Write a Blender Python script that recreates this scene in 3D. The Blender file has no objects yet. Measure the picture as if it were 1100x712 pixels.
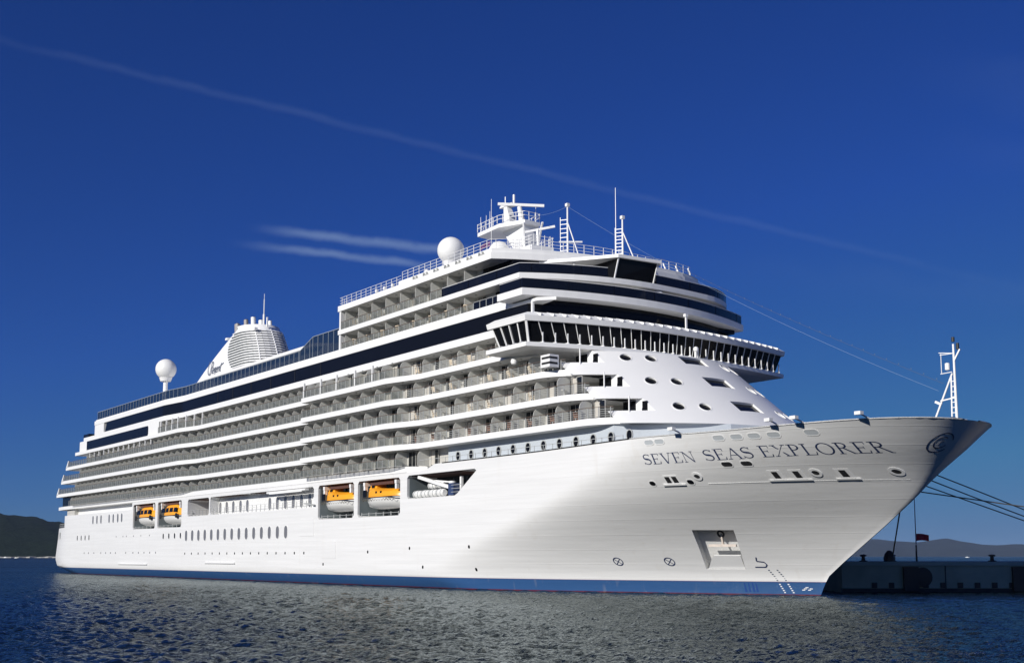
import bpy, bmesh, math, random
import numpy as np
from mathutils import Vector, Matrix
random.seed(7)
sc = bpy.context.scene
COL = sc.collection
R = math.radians
# ------------------------------------------------------------------ camera
CAM = Vector((277.43, -88.99, 3.67)); TH = R(36.608); PI_ = R(6.7073)
right = Vector((math.sin(TH), math.cos(TH), 0)); hor = Vector((-math.cos(TH), math.sin(TH), 0))
fwd = hor*math.cos(PI_) + Vector((0, 0, math.sin(PI_))); up = -hor*math.sin(PI_) + Vector((0, 0, math.cos(PI_)))
cd = bpy.data.cameras.new('camera'); cam = bpy.data.objects.new('camera', cd); COL.objects.link(cam)
cam.matrix_world = Matrix(((right.x, up.x, -fwd.x, CAM.x), (right.y, up.y, -fwd.y, CAM.y), (right.z, up.z, -fwd.z, CAM.z), (0, 0, 0, 1)))
cd.sensor_width = 36; cd.lens = 36*1250/1100; cd.shift_y = 94/1100; cd.clip_start = .5; cd.clip_end = 80000
sc.camera = cam
def far(px, D, z=0.0):      # a bearing and a distance turned into a place on the map
    p = CAM + D*(hor + right*((px-550)/1258.6)); return Vector((p.x, p.y, z))
# ------------------------------------------------------------------ sun, sky, exposure
SUN = Vector((.20, -.89, .39)).normalized()
el = math.asin(SUN.z); az = math.atan2(SUN.x, SUN.y)
sd = bpy.data.lights.new('sun', 'SUN'); sd.energy = 4.8; sd.angle = R(.53); sd.color = (1, .965, .9)
so = bpy.data.objects.new('sun', sd); COL.objects.link(so); so.rotation_euler = (-SUN).to_track_quat('-Z', 'Y').to_euler()
so.location = (100, -200, 200)
w = bpy.data.worlds.new('World'); sc.world = w; w.use_nodes = True
nt = w.node_tree; N = nt.nodes; L = nt.links; N.clear()
sky = N.new('ShaderNodeTexSky'); sky.sky_type = 'NISHITA'; sky.sun_disc = False
sky.sun_elevation = el; sky.sun_rotation = az; sky.altitude = 0; sky.air_density = 1.0; sky.dust_density = 0.0; sky.ozone_density = 1.0
gm = N.new('ShaderNodeGamma'); gm.inputs[1].default_value = 1.0
hs = N.new('ShaderNodeHueSaturation'); hs.inputs['Saturation'].default_value = 1.0; hs.inputs['Value'].default_value = 1.0
L.new(sky.outputs[0], gm.inputs[0]); L.new(gm.outputs[0], hs.inputs['Color'])
def m(op, a, b=None, c=None):
    n = N.new('ShaderNodeMath'); n.operation = op
    for i, v in enumerate((a, b, c)):
        if v is None: continue
        if hasattr(v, 'is_linked') or hasattr(v, 'links'): L.new(v, n.inputs[i])
        else: n.inputs[i].default_value = v
    return n.outputs[0]
tc = N.new('ShaderNodeTexCoord')
def dotc(v):
    n = N.new('ShaderNodeVectorMath'); n.operation = 'DOT_PRODUCT'; L.new(tc.outputs['Generated'], n.inputs[0]); n.inputs[1].default_value = v; return n.outputs['Value']
def mr(v, a, b, c=0, d=1):
    n = N.new('ShaderNodeMapRange'); n.interpolation_type = 'SMOOTHSTEP'; L.new(v, n.inputs[0])
    for i, q in enumerate((a, b, c, d)): n.inputs[i+1].default_value = q
    return n.outputs[0]
nz = N.new('ShaderNodeTexNoise'); nz.inputs['Scale'].default_value = 28; nz.inputs['Detail'].default_value = 6; L.new(tc.outputs['Generated'], nz.inputs[0])
TINT = (.064, .172, .545, 1); HORIZ = (.78, 1.62, 3.1, 1)
# thin vapour trails high in the sky: each lies along a great circle between two compass directions
def skydir(a, b): return (right*(a-550) - up*(b-450) + fwd*1250).normalized()
acc = None
for (a, b, wd, st, e0, e1) in (((-200, -5), (1250, 348), .005, .040, .03, .35), ((262, 244), (520, 272), .0065, .30, .04, .2),
                           ((240, 261), (500, 289), .0055, .26, .05, .3), ((930, 60), (1250, 130), .03, .02, .1, .1), ((960, 155), (1250, 185), .02, .02, .1, .1), ((640, 275), (1200, 330), .02, .014, .1, .1)):
    p, q = skydir(*a), skydir(*b); n = p.cross(q).normalized(); t = (q-p).normalized()
    wob = m('MULTIPLY_ADD', nz.outputs['Fac'], wd*1.6, -wd*.8)
    d = m('ABSOLUTE', m('ADD', dotc(n), wob))
    k = mr(d, wd, 0)
    s = dotc(t); s0, s1 = p.dot(t), q.dot(t); ln = s1-s0
    k = m('MULTIPLY', k, m('MULTIPLY', mr(s, s0, s0+ln*min(1, e0*8)), mr(s, s1, s1-ln*e1)))
    k = m('MULTIPLY', k, m('MULTIPLY', m('MULTIPLY_ADD', nz.outputs['Fac'], 1.2, .35), st))
    acc = k if acc is None else m('ADD', acc, k)
mx = N.new('ShaderNodeMixRGB'); mx.inputs[2].default_value = (3.2, 4.4, 6.2, 1)
tn = N.new('ShaderNodeMixRGB'); tn.blend_type = 'MULTIPLY'; tn.inputs[0].default_value = 1; tn.inputs[2].default_value = TINT
dk = N.new('ShaderNodeMixRGB'); dk.blend_type = 'DARKEN'; dk.inputs[0].default_value = .85; dk.inputs[2].default_value = HORIZ
L.new(hs.outputs[0], tn.inputs[1]); L.new(tn.outputs[0], dk.inputs[1]); L.new(acc, mx.inputs[0]); L.new(dk.outputs[0], mx.inputs[1])
bg = N.new('ShaderNodeBackground'); bg.inputs[1].default_value = .11
L.new(mx.outputs[0], bg.inputs[0]); wo = N.new('ShaderNodeOutputWorld'); L.new(bg.outputs[0], wo.inputs[0])
vs = sc.view_settings; vs.view_transform = 'Standard'; vs.look = 'None'; vs.gamma = 1; vs.exposure = 0; vs.use_curve_mapping = False
sc.render.engine = 'CYCLES'
sc.cycles.max_bounces = 6; sc.cycles.volume_bounces = 0; sc.cycles.transparent_max_bounces = 16; sc.cycles.caustics_reflective = False; sc.cycles.caustics_refractive = False

# ------------------------------------------------------------------ materials
def mat(name, col, rough=.5, metal=0, spec=.5, noise=None, bump=None, coat=0):
    M_ = bpy.data.materials.new(name); M_.use_nodes = True; t = M_.node_tree; b = t.nodes['Principled BSDF']
    b.inputs['Base Color'].default_value = (*col, 1); b.inputs['Roughness'].default_value = rough; b.inputs['Metallic'].default_value = metal
    b.inputs['Specular IOR Level'].default_value = spec; b.inputs['Coat Weight'].default_value = coat
    if noise or bump:
        g = t.nodes.new('ShaderNodeNewGeometry')
    if noise:
        sc_, amt = noise; n = t.nodes.new('ShaderNodeTexNoise'); n.inputs['Scale'].default_value = sc_; n.inputs['Detail'].default_value = 5
        t.links.new(g.outputs['Position'], n.inputs[0]); mx = t.nodes.new('ShaderNodeMixRGB'); mx.blend_type = 'MIX'
        mx.inputs[1].default_value = (*[c*(1-amt) for c in col], 1); mx.inputs[2].default_value = (*[min(1, c*(1+amt)) for c in col], 1)
        t.links.new(n.outputs['Fac'], mx.inputs[0]); t.links.new(mx.outputs[0], b.inputs['Base Color'])
    if bump:
        sc_, st, ds = bump; n = t.nodes.new('ShaderNodeTexNoise'); n.inputs['Scale'].default_value = sc_; n.inputs['Detail'].default_value = 4
        t.links.new(g.outputs['Position'], n.inputs[0]); bb = t.nodes.new('ShaderNodeBump'); bb.inputs['Strength'].default_value = st; bb.inputs['Distance'].default_value = ds
        t.links.new(n.outputs['Fac'], bb.inputs['Height']); t.links.new(bb.outputs[0], b.inputs['Normal'])
    return M_
WHITE = mat('white_paint', (.80, .80, .79), .38, noise=(.6, .03))
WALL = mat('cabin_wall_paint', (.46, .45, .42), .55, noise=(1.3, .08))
PARTG = mat('partition_panel', (.60, .60, .56), .5, noise=(2, .06))
DARKG = mat('dark_tinted_glass', (.006, .0065, .008), .14, spec=.16, bump=(.35, .25, .05))
DOORG = mat('door_glass', (.010, .012, .014), .1, spec=.4)
WING = mat('grey_window_glass', (.16, .16, .17), .12, spec=.6)
STEEL = mat('railing_steel', (.40, .41, .40), .4)
TEAK = mat('teak_rail', (.11, .075, .055), .6)
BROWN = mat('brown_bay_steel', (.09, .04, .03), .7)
BAYG = mat('bay_grey_paint', (.16, .19, .2), .6, noise=(.8, .25))
ORANGE = mat('orange_gelcoat', (.88, .37, .02), .3, noise=(.8, .06))
GELW = mat('white_gelcoat', (.74, .74, .72), .3, noise=(1.5, .05))
BLACK = mat('black_rubber', (.015, .015, .016), .6)
NAVY = mat('navy_lettering', (.02, .035, .10), .4)
GREYL = mat('grey_lettering', (.10, .12, .17), .5)
RED = mat('red_cloth', (.85, .04, .05), .7)
CREAM = mat('cream_cushion', (.72, .60, .44), .8)
WOODF = mat('brown_furniture', (.2, .09, .05), .6)
RADW = mat('radome_fibreglass', (.78, .78, .76), .45)
ROPE = mat('dark_mooring_rope', (.10, .085, .06), .9)
EXH = mat('sooty_steel', (.32, .3, .29), .5, noise=(2, .3))
DKBLUE = mat('dark_blue_machinery', (.03, .05, .12), .5)
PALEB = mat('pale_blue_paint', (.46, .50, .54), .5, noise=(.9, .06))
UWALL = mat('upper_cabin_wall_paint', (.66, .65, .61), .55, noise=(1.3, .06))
RUST = mat('rusty_anchor_steel', (.55, .48, .42), .6, noise=(2.2, .25))
# hull paint: white topsides with weld seams, blue boot-top, red line at the water
def hull_material():
    M_ = bpy.data.materials.new('hull_paint'); M_.use_nodes = True; t = M_.node_tree; n_ = t.nodes; l_ = t.links; b = n_['Principled BSDF']
    g = n_.new('ShaderNodeNewGeometry'); sp = n_.new('ShaderNodeSeparateXYZ'); l_.new(g.outputs['Position'], sp.inputs[0])
    cr = n_.new('ShaderNodeValToRGB'); cr.color_ramp.interpolation = 'CONSTANT'
    mp = n_.new('ShaderNodeMapRange'); mp.inputs[1].default_value = -1; mp.inputs[2].default_value = 3; l_.new(sp.outputs[2], mp.inputs[0]); l_.new(mp.outputs[0], cr.inputs[0])
    e = cr.color_ramp.elements; e[0].position = 0; e[0].color = (.10, .015, .03, 1); e[1].position = 1; e[1].color = (.76, .76, .75, 1)
    for z, c in ((.09, (.03, .09, .23, 1)), (1.22, (.25, .16, .22, 1)), (1.28, (.76, .76, .75, 1))):
        x = e.new((z+1)/4); x.color = c
    # long plate seams and faint dirt drawn out along the hull
    mp2 = n_.new('ShaderNodeMapping'); mp2.inputs['Scale'].default_value = (.03, .03, 1.1); l_.new(g.outputs['Position'], mp2.inputs[0])
    ns = n_.new('ShaderNodeTexNoise'); ns.inputs['Scale'].default_value = 3; ns.inputs['Detail'].default_value = 6; l_.new(mp2.outputs[0], ns.inputs[0])
    r2 = n_.new('ShaderNodeMapRange'); r2.inputs[1].default_value = .35; r2.inputs[2].default_value = .7; r2.inputs[3].default_value = .93; r2.inputs[4].default_value = 1.0; l_.new(ns.outputs['Fac'], r2.inputs[0])
    mm = n_.new('ShaderNodeMixRGB'); mm.blend_type = 'MULTIPLY'; mm.inputs[0].default_value = 1
    l_.new(cr.outputs[0], mm.inputs[1]); l_.new(r2.outputs[0], mm.inputs[2])
    mp4 = n_.new('ShaderNodeMapping'); mp4.inputs['Scale'].default_value = (.9, .9, .07); l_.new(g.outputs['Position'], mp4.inputs[0])
    n4 = n_.new('ShaderNodeTexNoise'); n4.inputs['Scale'].default_value = 1.5; n4.inputs['Detail'].default_value = 5; l_.new(mp4.outputs[0], n4.inputs[0])
    r4 = n_.new('ShaderNodeMapRange'); r4.inputs[1].default_value = .60; r4.inputs[2].default_value = .78; r4.inputs[3].default_value = 0; r4.inputs[4].default_value = .16; l_.new(n4.outputs['Fac'], r4.inputs[0])
    m4 = n_.new('ShaderNodeMixRGB'); m4.inputs[2].default_value = (.50, .43, .34, 1); l_.new(r4.outputs[0], m4.inputs[0]); l_.new(mm.outputs[0], m4.inputs[1])
    l_.new(m4.outputs[0], b.inputs['Base Color'])
    b.inputs['Roughness'].default_value = .33
    wv = n_.new('ShaderNodeMath'); wv.operation = 'PINGPONG'; wv.inputs[1].default_value = .72; l_.new(sp.outputs[2], wv.inputs[0])
    sm = n_.new('ShaderNodeMapRange'); sm.inputs[1].default_value = 0; sm.inputs[2].default_value = .06; sm.inputs[3].default_value = 1; sm.inputs[4].default_value = 0; l_.new(wv.outputs[0], sm.inputs[0])
    mp3 = n_.new('ShaderNodeMapping'); mp3.inputs['Scale'].default_value = (.09, .09, .5); l_.new(g.outputs['Position'], mp3.inputs[0])
    n3 = n_.new('ShaderNodeTexNoise'); n3.inputs['Scale'].default_value = 4; n3.inputs['Detail'].default_value = 3; l_.new(mp3.outputs[0], n3.inputs[0])
    ad = n_.new('ShaderNodeMath'); ad.operation = 'MULTIPLY_ADD'; l_.new(n3.outputs['Fac'], ad.inputs[0]); ad.inputs[1].default_value = .6
    sm2 = n_.new('ShaderNodeMath'); sm2.operation = 'MULTIPLY'; sm2.inputs[1].default_value = .28; l_.new(sm.outputs[0], sm2.inputs[0]); l_.new(sm2.outputs[0], ad.inputs[2])
    bp = n_.new('ShaderNodeBump'); bp.inputs['Strength'].default_value = .4; bp.inputs['Distance'].default_value = .05; l_.new(ad.outputs[0], bp.inputs['Height']); l_.new(bp.outputs[0], b.inputs['Normal'])
    return M_
HULLM = hull_material()
def glass_panel_mat(name, tint, alpha):
    M_ = bpy.data.materials.new(name); M_.use_nodes = True; t = M_.node_tree; b = t.nodes['Principled BSDF']
    b.inputs['Base Color'].default_value = (*tint, 1); b.inputs['Roughness'].default_value = .08
    tr = t.nodes.new('ShaderNodeBsdfTransparent'); mx = t.nodes.new('ShaderNodeMixShader'); mx.inputs[0].default_value = alpha
    o = t.nodes['Material Output']; t.links.new(tr.outputs[0], mx.inputs[1]); t.links.new(b.outputs[0], mx.inputs[2]); t.links.new(mx.outputs[0], o.inputs[0])
    return M_
RAILG = glass_panel_mat('railing_glass', (.16, .17, .15), .34)
SCRG = glass_panel_mat('windscreen_glass', (.015, .03, .06), .80)
DKRG = glass_panel_mat('smoked_railing_glass', (.006, .007, .009), .93)

# ------------------------------------------------------------------ mesh helpers
class MB:
    def __init__(s): s.v = []; s.f = []
    def add(s, vs, fs):
        b = len(s.v); s.v += [tuple(p) for p in vs]; s.f += [tuple(b+i for i in f) for f in fs]; return s
    def box(s, x0, x1, y0, y1, z0, z1):
        return s.add([(x0, y0, z0), (x1, y0, z0), (x1, y1, z0), (x0, y1, z0), (x0, y0, z1), (x1, y0, z1), (x1, y1, z1), (x0, y1, z1)],
                     [(0, 3, 2, 1), (4, 5, 6, 7), (0, 1, 5, 4), (1, 2, 6, 5), (2, 3, 7, 6), (3, 0, 4, 7)])
    def loops(s, rings, caps=True):       # closed rings of the same length joined up
        n = len(rings[0]); vs = [p for r in rings for p in r]; fs = []
        for k in range(len(rings)-1):
            for i in range(n): j = (i+1) % n; fs.append((k*n+i, k*n+j, (k+1)*n+j, (k+1)*n+i))
        if caps: fs.append(tuple(range(n))[::-1]); fs.append(tuple((len(rings)-1)*n+i for i in range(n)))
        return s.add(vs, fs)
    def pz(s, poly, z0, z1): return s.loops([[(x, y, z0) for x, y in poly], [(x, y, z1) for x, y in poly]])
    def py(s, poly, y0, y1): return s.loops([[(x, y0, z) for x, z in poly], [(x, y1, z) for x, z in poly]])
    def tube(s, p, q, r, r2=None, n=6):
        p, q = Vector(p), Vector(q); d = (q-p).normalized(); a = d.cross(Vector((0, 0, 1)) if abs(d.z) < .9 else Vector((1, 0, 0))).normalized(); b = d.cross(a)
        r2 = r if r2 is None else r2
        rg = lambda c, rr: [tuple(c + (a*math.cos(2*math.pi*i/n) + b*math.sin(2*math.pi*i/n))*rr) for i in range(n)]
        return s.loops([rg(p, r), rg(q, r2)])
    def path(s, pts, r, n=6):
        for p, q in zip(pts, pts[1:]): s.tube(p, q, r, n=n)
        return s
    def lathe(s, prof, c, n=24, axis='z'):
        rg = []
        for r_, h in prof:
            ring = []
            for i in range(n):
                a = 2*math.pi*i/n; u, v = r_*math.cos(a), r_*math.sin(a)
                ring.append((c[0]+u, c[1]+v, c[2]+h) if axis == 'z' else (c[0]+h, c[1]+u, c[2]+v) if axis == 'x' else (c[0]+u, c[1]+h, c[2]+v))
            rg.append(ring)
        return s.loops(rg)
    def bar(s, p, q, wd, ht):             # box-section bar between two points
        p, q = Vector(p), Vector(q); d = (q-p).normalized(); a = d.cross(Vector((0, 0, 1)) if abs(d.z) < .95 else Vector((0, 1, 0))).normalized(); b = a.cross(d)
        rg = lambda c: [tuple(c+a*wd/2*i+b*ht/2*j) for i, j in ((-1, -1), (1, -1), (1, 1), (-1, 1))]
        return s.loops([rg(p), rg(q)])
    def strip(s, path, z0, z1, th):       # upright strip of some thickness along a plan path
        for (x0, y0), (x1, y1) in zip(path, path[1:]):
            dx, dy = x1-x0, y1-y0; l = math.hypot(dx, dy)
            if l < 1e-4: continue
            nx, ny = -dy/l*th/2, dx/l*th/2
            s.pz([(x0+nx, y0+ny), (x0-nx, y0-ny), (x1-nx, y1-ny), (x1+nx, y1+ny)], z0, z1)
        return s
    def build(s, name, m_, parent=None, smooth=None, loc=None):
        me = bpy.data.meshes.new(name); me.from_pydata(s.v, [], s.f); me.update()
        bm = bmesh.new(); bm.from_mesh(me); bmesh.ops.recalc_face_normals(bm, faces=bm.faces); bm.to_mesh(me); bm.free()
        me.materials.append(m_)
        if smooth:
            me.shade_smooth(); me.set_sharp_from_angle(angle=R(smooth))
        o = bpy.data.objects.new(name, me); COL.objects.link(o)
        if parent: o.parent = parent
        if loc: o.location = loc
        return o
def empty(name, loc=(0, 0, 0)):
    o = bpy.data.objects.new(name, None); COL.objects.link(o); o.location = loc; return o
def tag(o, label=None, cat=None, group=None, kind=None):
    if label: o['label'] = label
    if cat: o['category'] = cat
    if group: o['group'] = group
    if kind: o['kind'] = kind
    return o
def copy_tree(o, parent=None):
    c = o.copy(); COL.objects.link(c)
    if parent: c.parent = parent
    for ch in [x for x in bpy.data.objects if x.parent == o]: copy_tree(ch, c)
    return c
def cut(o, cutter):
    me = bpy.data.meshes.new('cutter'); me.from_pydata(cutter.v, [], cutter.f)
    bm = bmesh.new(); bm.from_mesh(me); bmesh.ops.recalc_face_normals(bm, faces=bm.faces); bm.to_mesh(me); bm.free()
    k = bpy.data.objects.new('cutter', me); COL.objects.link(k)
    md = o.modifiers.new('b', 'BOOLEAN'); md.operation = 'DIFFERENCE'; md.solver = 'EXACT'; md.use_self = True; md.object = k
    bpy.context.view_layer.update()
    dg = bpy.context.evaluated_depsgraph_get()
    new = bpy.data.meshes.new_from_object(o.evaluated_get(dg)); o.modifiers.clear(); o.data = new
    bpy.data.objects.remove(k); bpy.data.meshes.remove(me)
    new.shade_smooth(); new.set_sharp_from_angle(angle=R(28))
def stretch(a, b, n): return [a+(b-a)*i/(n-1) for i in range(n)]
def along(path, step):                    # points and headings every step metres along a plan path
    out = []; carry = 0
    for (x0, y0), (x1, y1) in zip(path, path[1:]):
        l = math.hypot(x1-x0, y1-y0)
        if l < 1e-6: continue
        t = carry
        while t < l: out.append((x0+(x1-x0)*t/l, y0+(y1-y0)*t/l, (x1-x0)/l, (y1-y0)/l)); t += step
        carry = t-l
    return out

# ------------------------------------------------------------------ ship lines
def smooth(a,b,x):
    t=min(1,max(0,(x-a)/(b-a))); return t*t*(3-2*t)
STEM=[(-2,205.8),(0,206.2),(1.7,207.1),(3,208.8),(6.3,213.5),(8.7,216.7),(11.3,219.1),(13,220.8),(15.0,222.5)]
STERN=[(-2,18),(0,14.5),(1.4,5.6),(3.1,3.7),(7.2,5.0),(9.8,5.6),(15,5.6)]
def interp(T,z):
    if z<=T[0][0]: return T[0][1]
    for (a,b),(c,d) in zip(T,T[1:]):
        if z<=c: return b+(d-b)*(z-a)/(c-a)
    return T[-1][1]
def sheer(x): return 14.35+0.2*smooth(180,200,x)+0.45*smooth(204,222.5,x)
def hb(x,z):
    t_=min(1.02,max(0,z/14.8)); s=max(0,t_-.40*math.sin(2*math.pi*t_)/(2*math.pi))
    xs=interp(STEM,z); L=46-22*s**1.1; q=1.0-.56*min(1.03,s)**2; pw=1.6-.2*s
    t=(xs-x)/L
    if t<=0: b=0
    elif t>=1: b=15.5
    else: b=15.5*(1-(1-t)**pw)**q
    # stern rounding
    x0=interp(STERN,z); t=(x-x0)/12
    e=14.0+1.5*math.sin(min(1,max(0,t))*math.pi/2)
    if z<1.4: e*= .75+.25*max(0,(z+2)/3.4)**.5
    return min(b,e)
K=.031
def X0(z): return 189.2+(25.2-z)*1.3
def wb(x,y,z): # inside whaleback if <0
    return x-(X0(z)-K*y*y)
# ------------------------------------------------------------------ water, far shores
WAVE = (.05, .25, .8, 1.6); SLOPE = .052; WDIR = 75
def water():
    # one sheet to the horizon; real ripples where they can be seen, spacing growing with distance
    a0 = math.atan2(hor.y, hor.x); an = np.concatenate([np.linspace(-.62, .62, 1000), np.linspace(.62, 2*math.pi-.62, 42)[1:-1]]); na = len(an)
    rr_ = np.concatenate([[4, 10, 20], np.geomspace(28, 380, 1250), np.geomspace(392, 15500, 30)]); nr = len(rr_)
    A_, R_ = np.meshgrid(an+a0, rr_); X_ = CAM.x+R_*np.cos(A_); Y_ = CAM.y+R_*np.sin(A_); Z_ = np.zeros_like(X_)
    rg = np.random.RandomState(4); sp_ = R_*.0021
    fine = (np.abs(np.meshgrid(an, rr_)[0]) < .615)*(R_ < 375)*(R_ > 27)
    env = .75+.35*np.sin(X_*.031+1.3*np.sin(Y_*.023))*np.sin(Y_*.027+1.1*np.sin(X_*.017))
    for k in range(64):
        lam = .42*(2.9/.42)**((k+rg.rand())/64); th = R(WDIR)+rg.normal(0, .75); kx, ky = math.cos(th)*2*math.pi/lam, math.sin(th)*2*math.pi/lam
        amp = SLOPE*lam/(2*math.pi)*(1 if lam < 1.8 else .6); fade = np.clip((lam/sp_-2.5)/2.5, 0, 1)
        ph_ = kx*X_+ky*Y_+rg.rand()*6.28+.6*np.sin(.11*(X_*math.sin(th)-Y_*math.cos(th))+rg.rand()*6)
        Z_ += amp*fade*np.sin(ph_)
    Z_ *= fine*env
    V_ = np.stack([X_, Y_, Z_], -1).reshape(-1, 3); i_, j_ = np.meshgrid(np.arange(nr-1), np.arange(na), indexing='ij'); j2 = (j_+1) % na
    Fq = np.stack([i_*na+j_, i_*na+j2, (i_+1)*na+j2, (i_+1)*na+j_], -1).reshape(-1, 4)[:, ::-1]
    me = bpy.data.meshes.new('sea'); cap_ = na
    me.vertices.add(len(V_)); me.vertices.foreach_set('co', V_.ravel().astype(np.float32))
    nf = len(Fq); me.loops.add(nf*4+na); me.polygons.add(nf+1)
    me.loops.foreach_set('vertex_index', np.concatenate([Fq.ravel(), np.arange(na)]).astype(np.int32))
    me.polygons.foreach_set('loop_start', np.concatenate([np.arange(nf)*4, [nf*4]]).astype(np.int32))
    me.update(calc_edges=True); me.shade_smooth()
    M_ = bpy.data.materials.new('sea_water'); M_.use_nodes = True; t = M_.node_tree; n_ = t.nodes; l_ = t.links; p = n_['Principled BSDF']
    p.inputs['Base Color'].default_value = (.004, .011, .018, 1); p.inputs['Roughness'].default_value = .16; p.inputs['IOR'].default_value = 1.235
    g = n_.new('ShaderNodeNewGeometry')
    acc_ = None
    for sc_, det, k_, rot, sx in ((.11, 2, WAVE[0], 15, 1.5), (.45, 3, WAVE[1], -20, 1.5), (1.9, 3, WAVE[2], 8, 1.4), (6.5, 2, WAVE[3], 30, 1.3)):
        mp = n_.new('ShaderNodeMapping'); mp.inputs['Rotation'].default_value = (0, 0, R(rot+36)); mp.inputs['Scale'].default_value = (sx, 1/sx, 1); l_.new(g.outputs['Position'], mp.inputs[0])
        ns = n_.new('ShaderNodeTexNoise'); ns.inputs['Scale'].default_value = sc_; ns.inputs['Detail'].default_value = det; l_.new(mp.outputs[0], ns.inputs[0])
        sb = n_.new('ShaderNodeVectorMath'); sb.operation = 'SUBTRACT'; l_.new(ns.outputs['Color'], sb.inputs[0]); sb.inputs[1].default_value = (.5, .5, .5)
        ml = n_.new('ShaderNodeVectorMath'); ml.operation = 'MULTIPLY'; l_.new(sb.outputs[0], ml.inputs[0]); ml.inputs[1].default_value = (k_, k_, 0)
        if acc_ is None: acc_ = ml.outputs[0]
        else:
            ad = n_.new('ShaderNodeVectorMath'); l_.new(acc_, ad.inputs[0]); l_.new(ml.outputs[0], ad.inputs[1]); acc_ = ad.outputs[0]
    # calmer and rougher patches of water
    pm = n_.new('ShaderNodeTexNoise'); pm.inputs['Scale'].default_value = .018; pm.inputs['Detail'].default_value = 3; l_.new(g.outputs['Position'], pm.inputs[0])
    pr = n_.new('ShaderNodeMapRange'); pr.inputs[1].default_value = .3; pr.inputs[2].default_value = .7; pr.inputs[3].default_value = .6; pr.inputs[4].default_value = 1.3; l_.new(pm.outputs['Fac'], pr.inputs[0])
    s_ = n_.new('ShaderNodeVectorMath'); s_.operation = 'SCALE'; l_.new(acc_, s_.inputs[0]); l_.new(pr.outputs[0], s_.inputs['Scale'])
    ad = n_.new('ShaderNodeVectorMath'); l_.new(s_.outputs[0], ad.inputs[0]); ad.inputs[1].default_value = (0, 0, 1)
    nm = n_.new('ShaderNodeVectorMath'); nm.operation = 'NORMALIZE'; l_.new(ad.outputs[0], nm.inputs[0]); 
    n_.remove(p); df = n_.new('ShaderNodeBsdfDiffuse'); df.inputs[0].default_value = (.004, .010, .015, 1)
    gl = n_.new('ShaderNodeBsdfGlossy'); gl.inputs['Color'].default_value = (.60, .66, .66, 1); gl.inputs['Roughness'].default_value = .13
    fr = n_.new('ShaderNodeFresnel'); fr.inputs['IOR'].default_value = 1.31; ms = n_.new('ShaderNodeMixShader')
    l_.new(nm.outputs[0], gl.inputs['Normal']); l_.new(nm.outputs[0], fr.inputs['Normal']); l_.new(fr.outputs[0], ms.inputs[0]); l_.new(df.outputs[0], ms.inputs[1]); l_.new(gl.outputs[0], ms.inputs[2])
    l_.new(ms.outputs[0], n_['Material Output'].inputs['Surface'])

    me.materials.append(M_); o = bpy.data.objects.new('sea', me); COL.objects.link(o); return tag(o, kind='structure')
water()
def ridge(name, pts, D, depth, col, nscale, rough_amp):
    # pts: (bearing, height in metres); a range of hills with its own depth
    b = MB(); cols = 150; rows = 14; vs = []
    p0, p1 = pts[0][0], pts[-1][0]
    rnd = random.Random(3); ph = [(rnd.uniform(.02, .3), rnd.uniform(0, 6), rnd.uniform(.3, 1)) for _ in range(14)]
    for i in range(cols):
        px = p0+(p1-p0)*i/(cols-1); H = interp(pts, px)
        for j in range(rows):
            t = j/(rows-1); prof = math.sin(math.pi*min(1, t*1.0))**.8 if 0 < t < 1 else 0
            nse = sum(a*math.sin(f*px+p_+t*9*f*8) for f, p_, a in ph)/6
            z = -1.5+max(0, H*prof*(1+.05*nse)+rough_amp*nse*prof)
            q = far(px, D+depth*t); vs.append((q.x, q.y, z))
    fs = [(i*rows+j, (i+1)*rows+j, (i+1)*rows+j+1, i*rows+j+1) for i in range(cols-1) for j in range(rows-1)]
    b.add(vs, fs); M_ = mat(name+'_cover', col, .95, spec=.05, noise=(nscale, .55), bump=(nscale*1.4, 1, 8))
    return tag(b.build(name, M_, smooth=60), kind='structure')
ridge('wooded_headland', [(-500, 80), (-300, 148), (-120, 144), (-40, 130), (0, 119), (30, 108), (66, 90), (120, 74), (200, 52), (330, 18), (400, 2)], 2500, 1300, (.009, .015, .007), .02, 3)
ridge('mountain_range', [(820, 60), (870, 120), (900, 150), (930, 158), (960, 150), (985, 140), (1005, 158), (1018, 166), (1035, 142), (1055, 112), (1072, 104), (1086, 118), (1110, 112), (1160, 140), (1230, 90), (1400, 130), (1600, 40)], 9500, 3000, (.022, .026, .026), .004, 8)
# pale shoreline rocks under the headland
b = MB(); rnd = random.Random(5)
vs = []; px = -420
while px < 330:
    q = far(px, 2492+rnd.uniform(-6, 6)); vs.append(q); px += 4
for a, c in zip(vs, vs[1:]):
    h = rnd.uniform(.8, 2.6); back = hor*14
    b.loops([[tuple(a+Vector((0, 0, -1))), tuple(a+back+Vector((0, 0, -1))), tuple(a+back+Vector((0, 0, h+1))), tuple(a+Vector((0, 0, h)))],
             [tuple(c+Vector((0, 0, -1))), tuple(c+back+Vector((0, 0, -1))), tuple(c+back+Vector((0, 0, h+1))), tuple(c+Vector((0, 0, h)))]])
tag(b.build('shore', mat('shore_rock', (.34, .33, .30), .9, noise=(.2, .3))), kind='structure')

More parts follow.
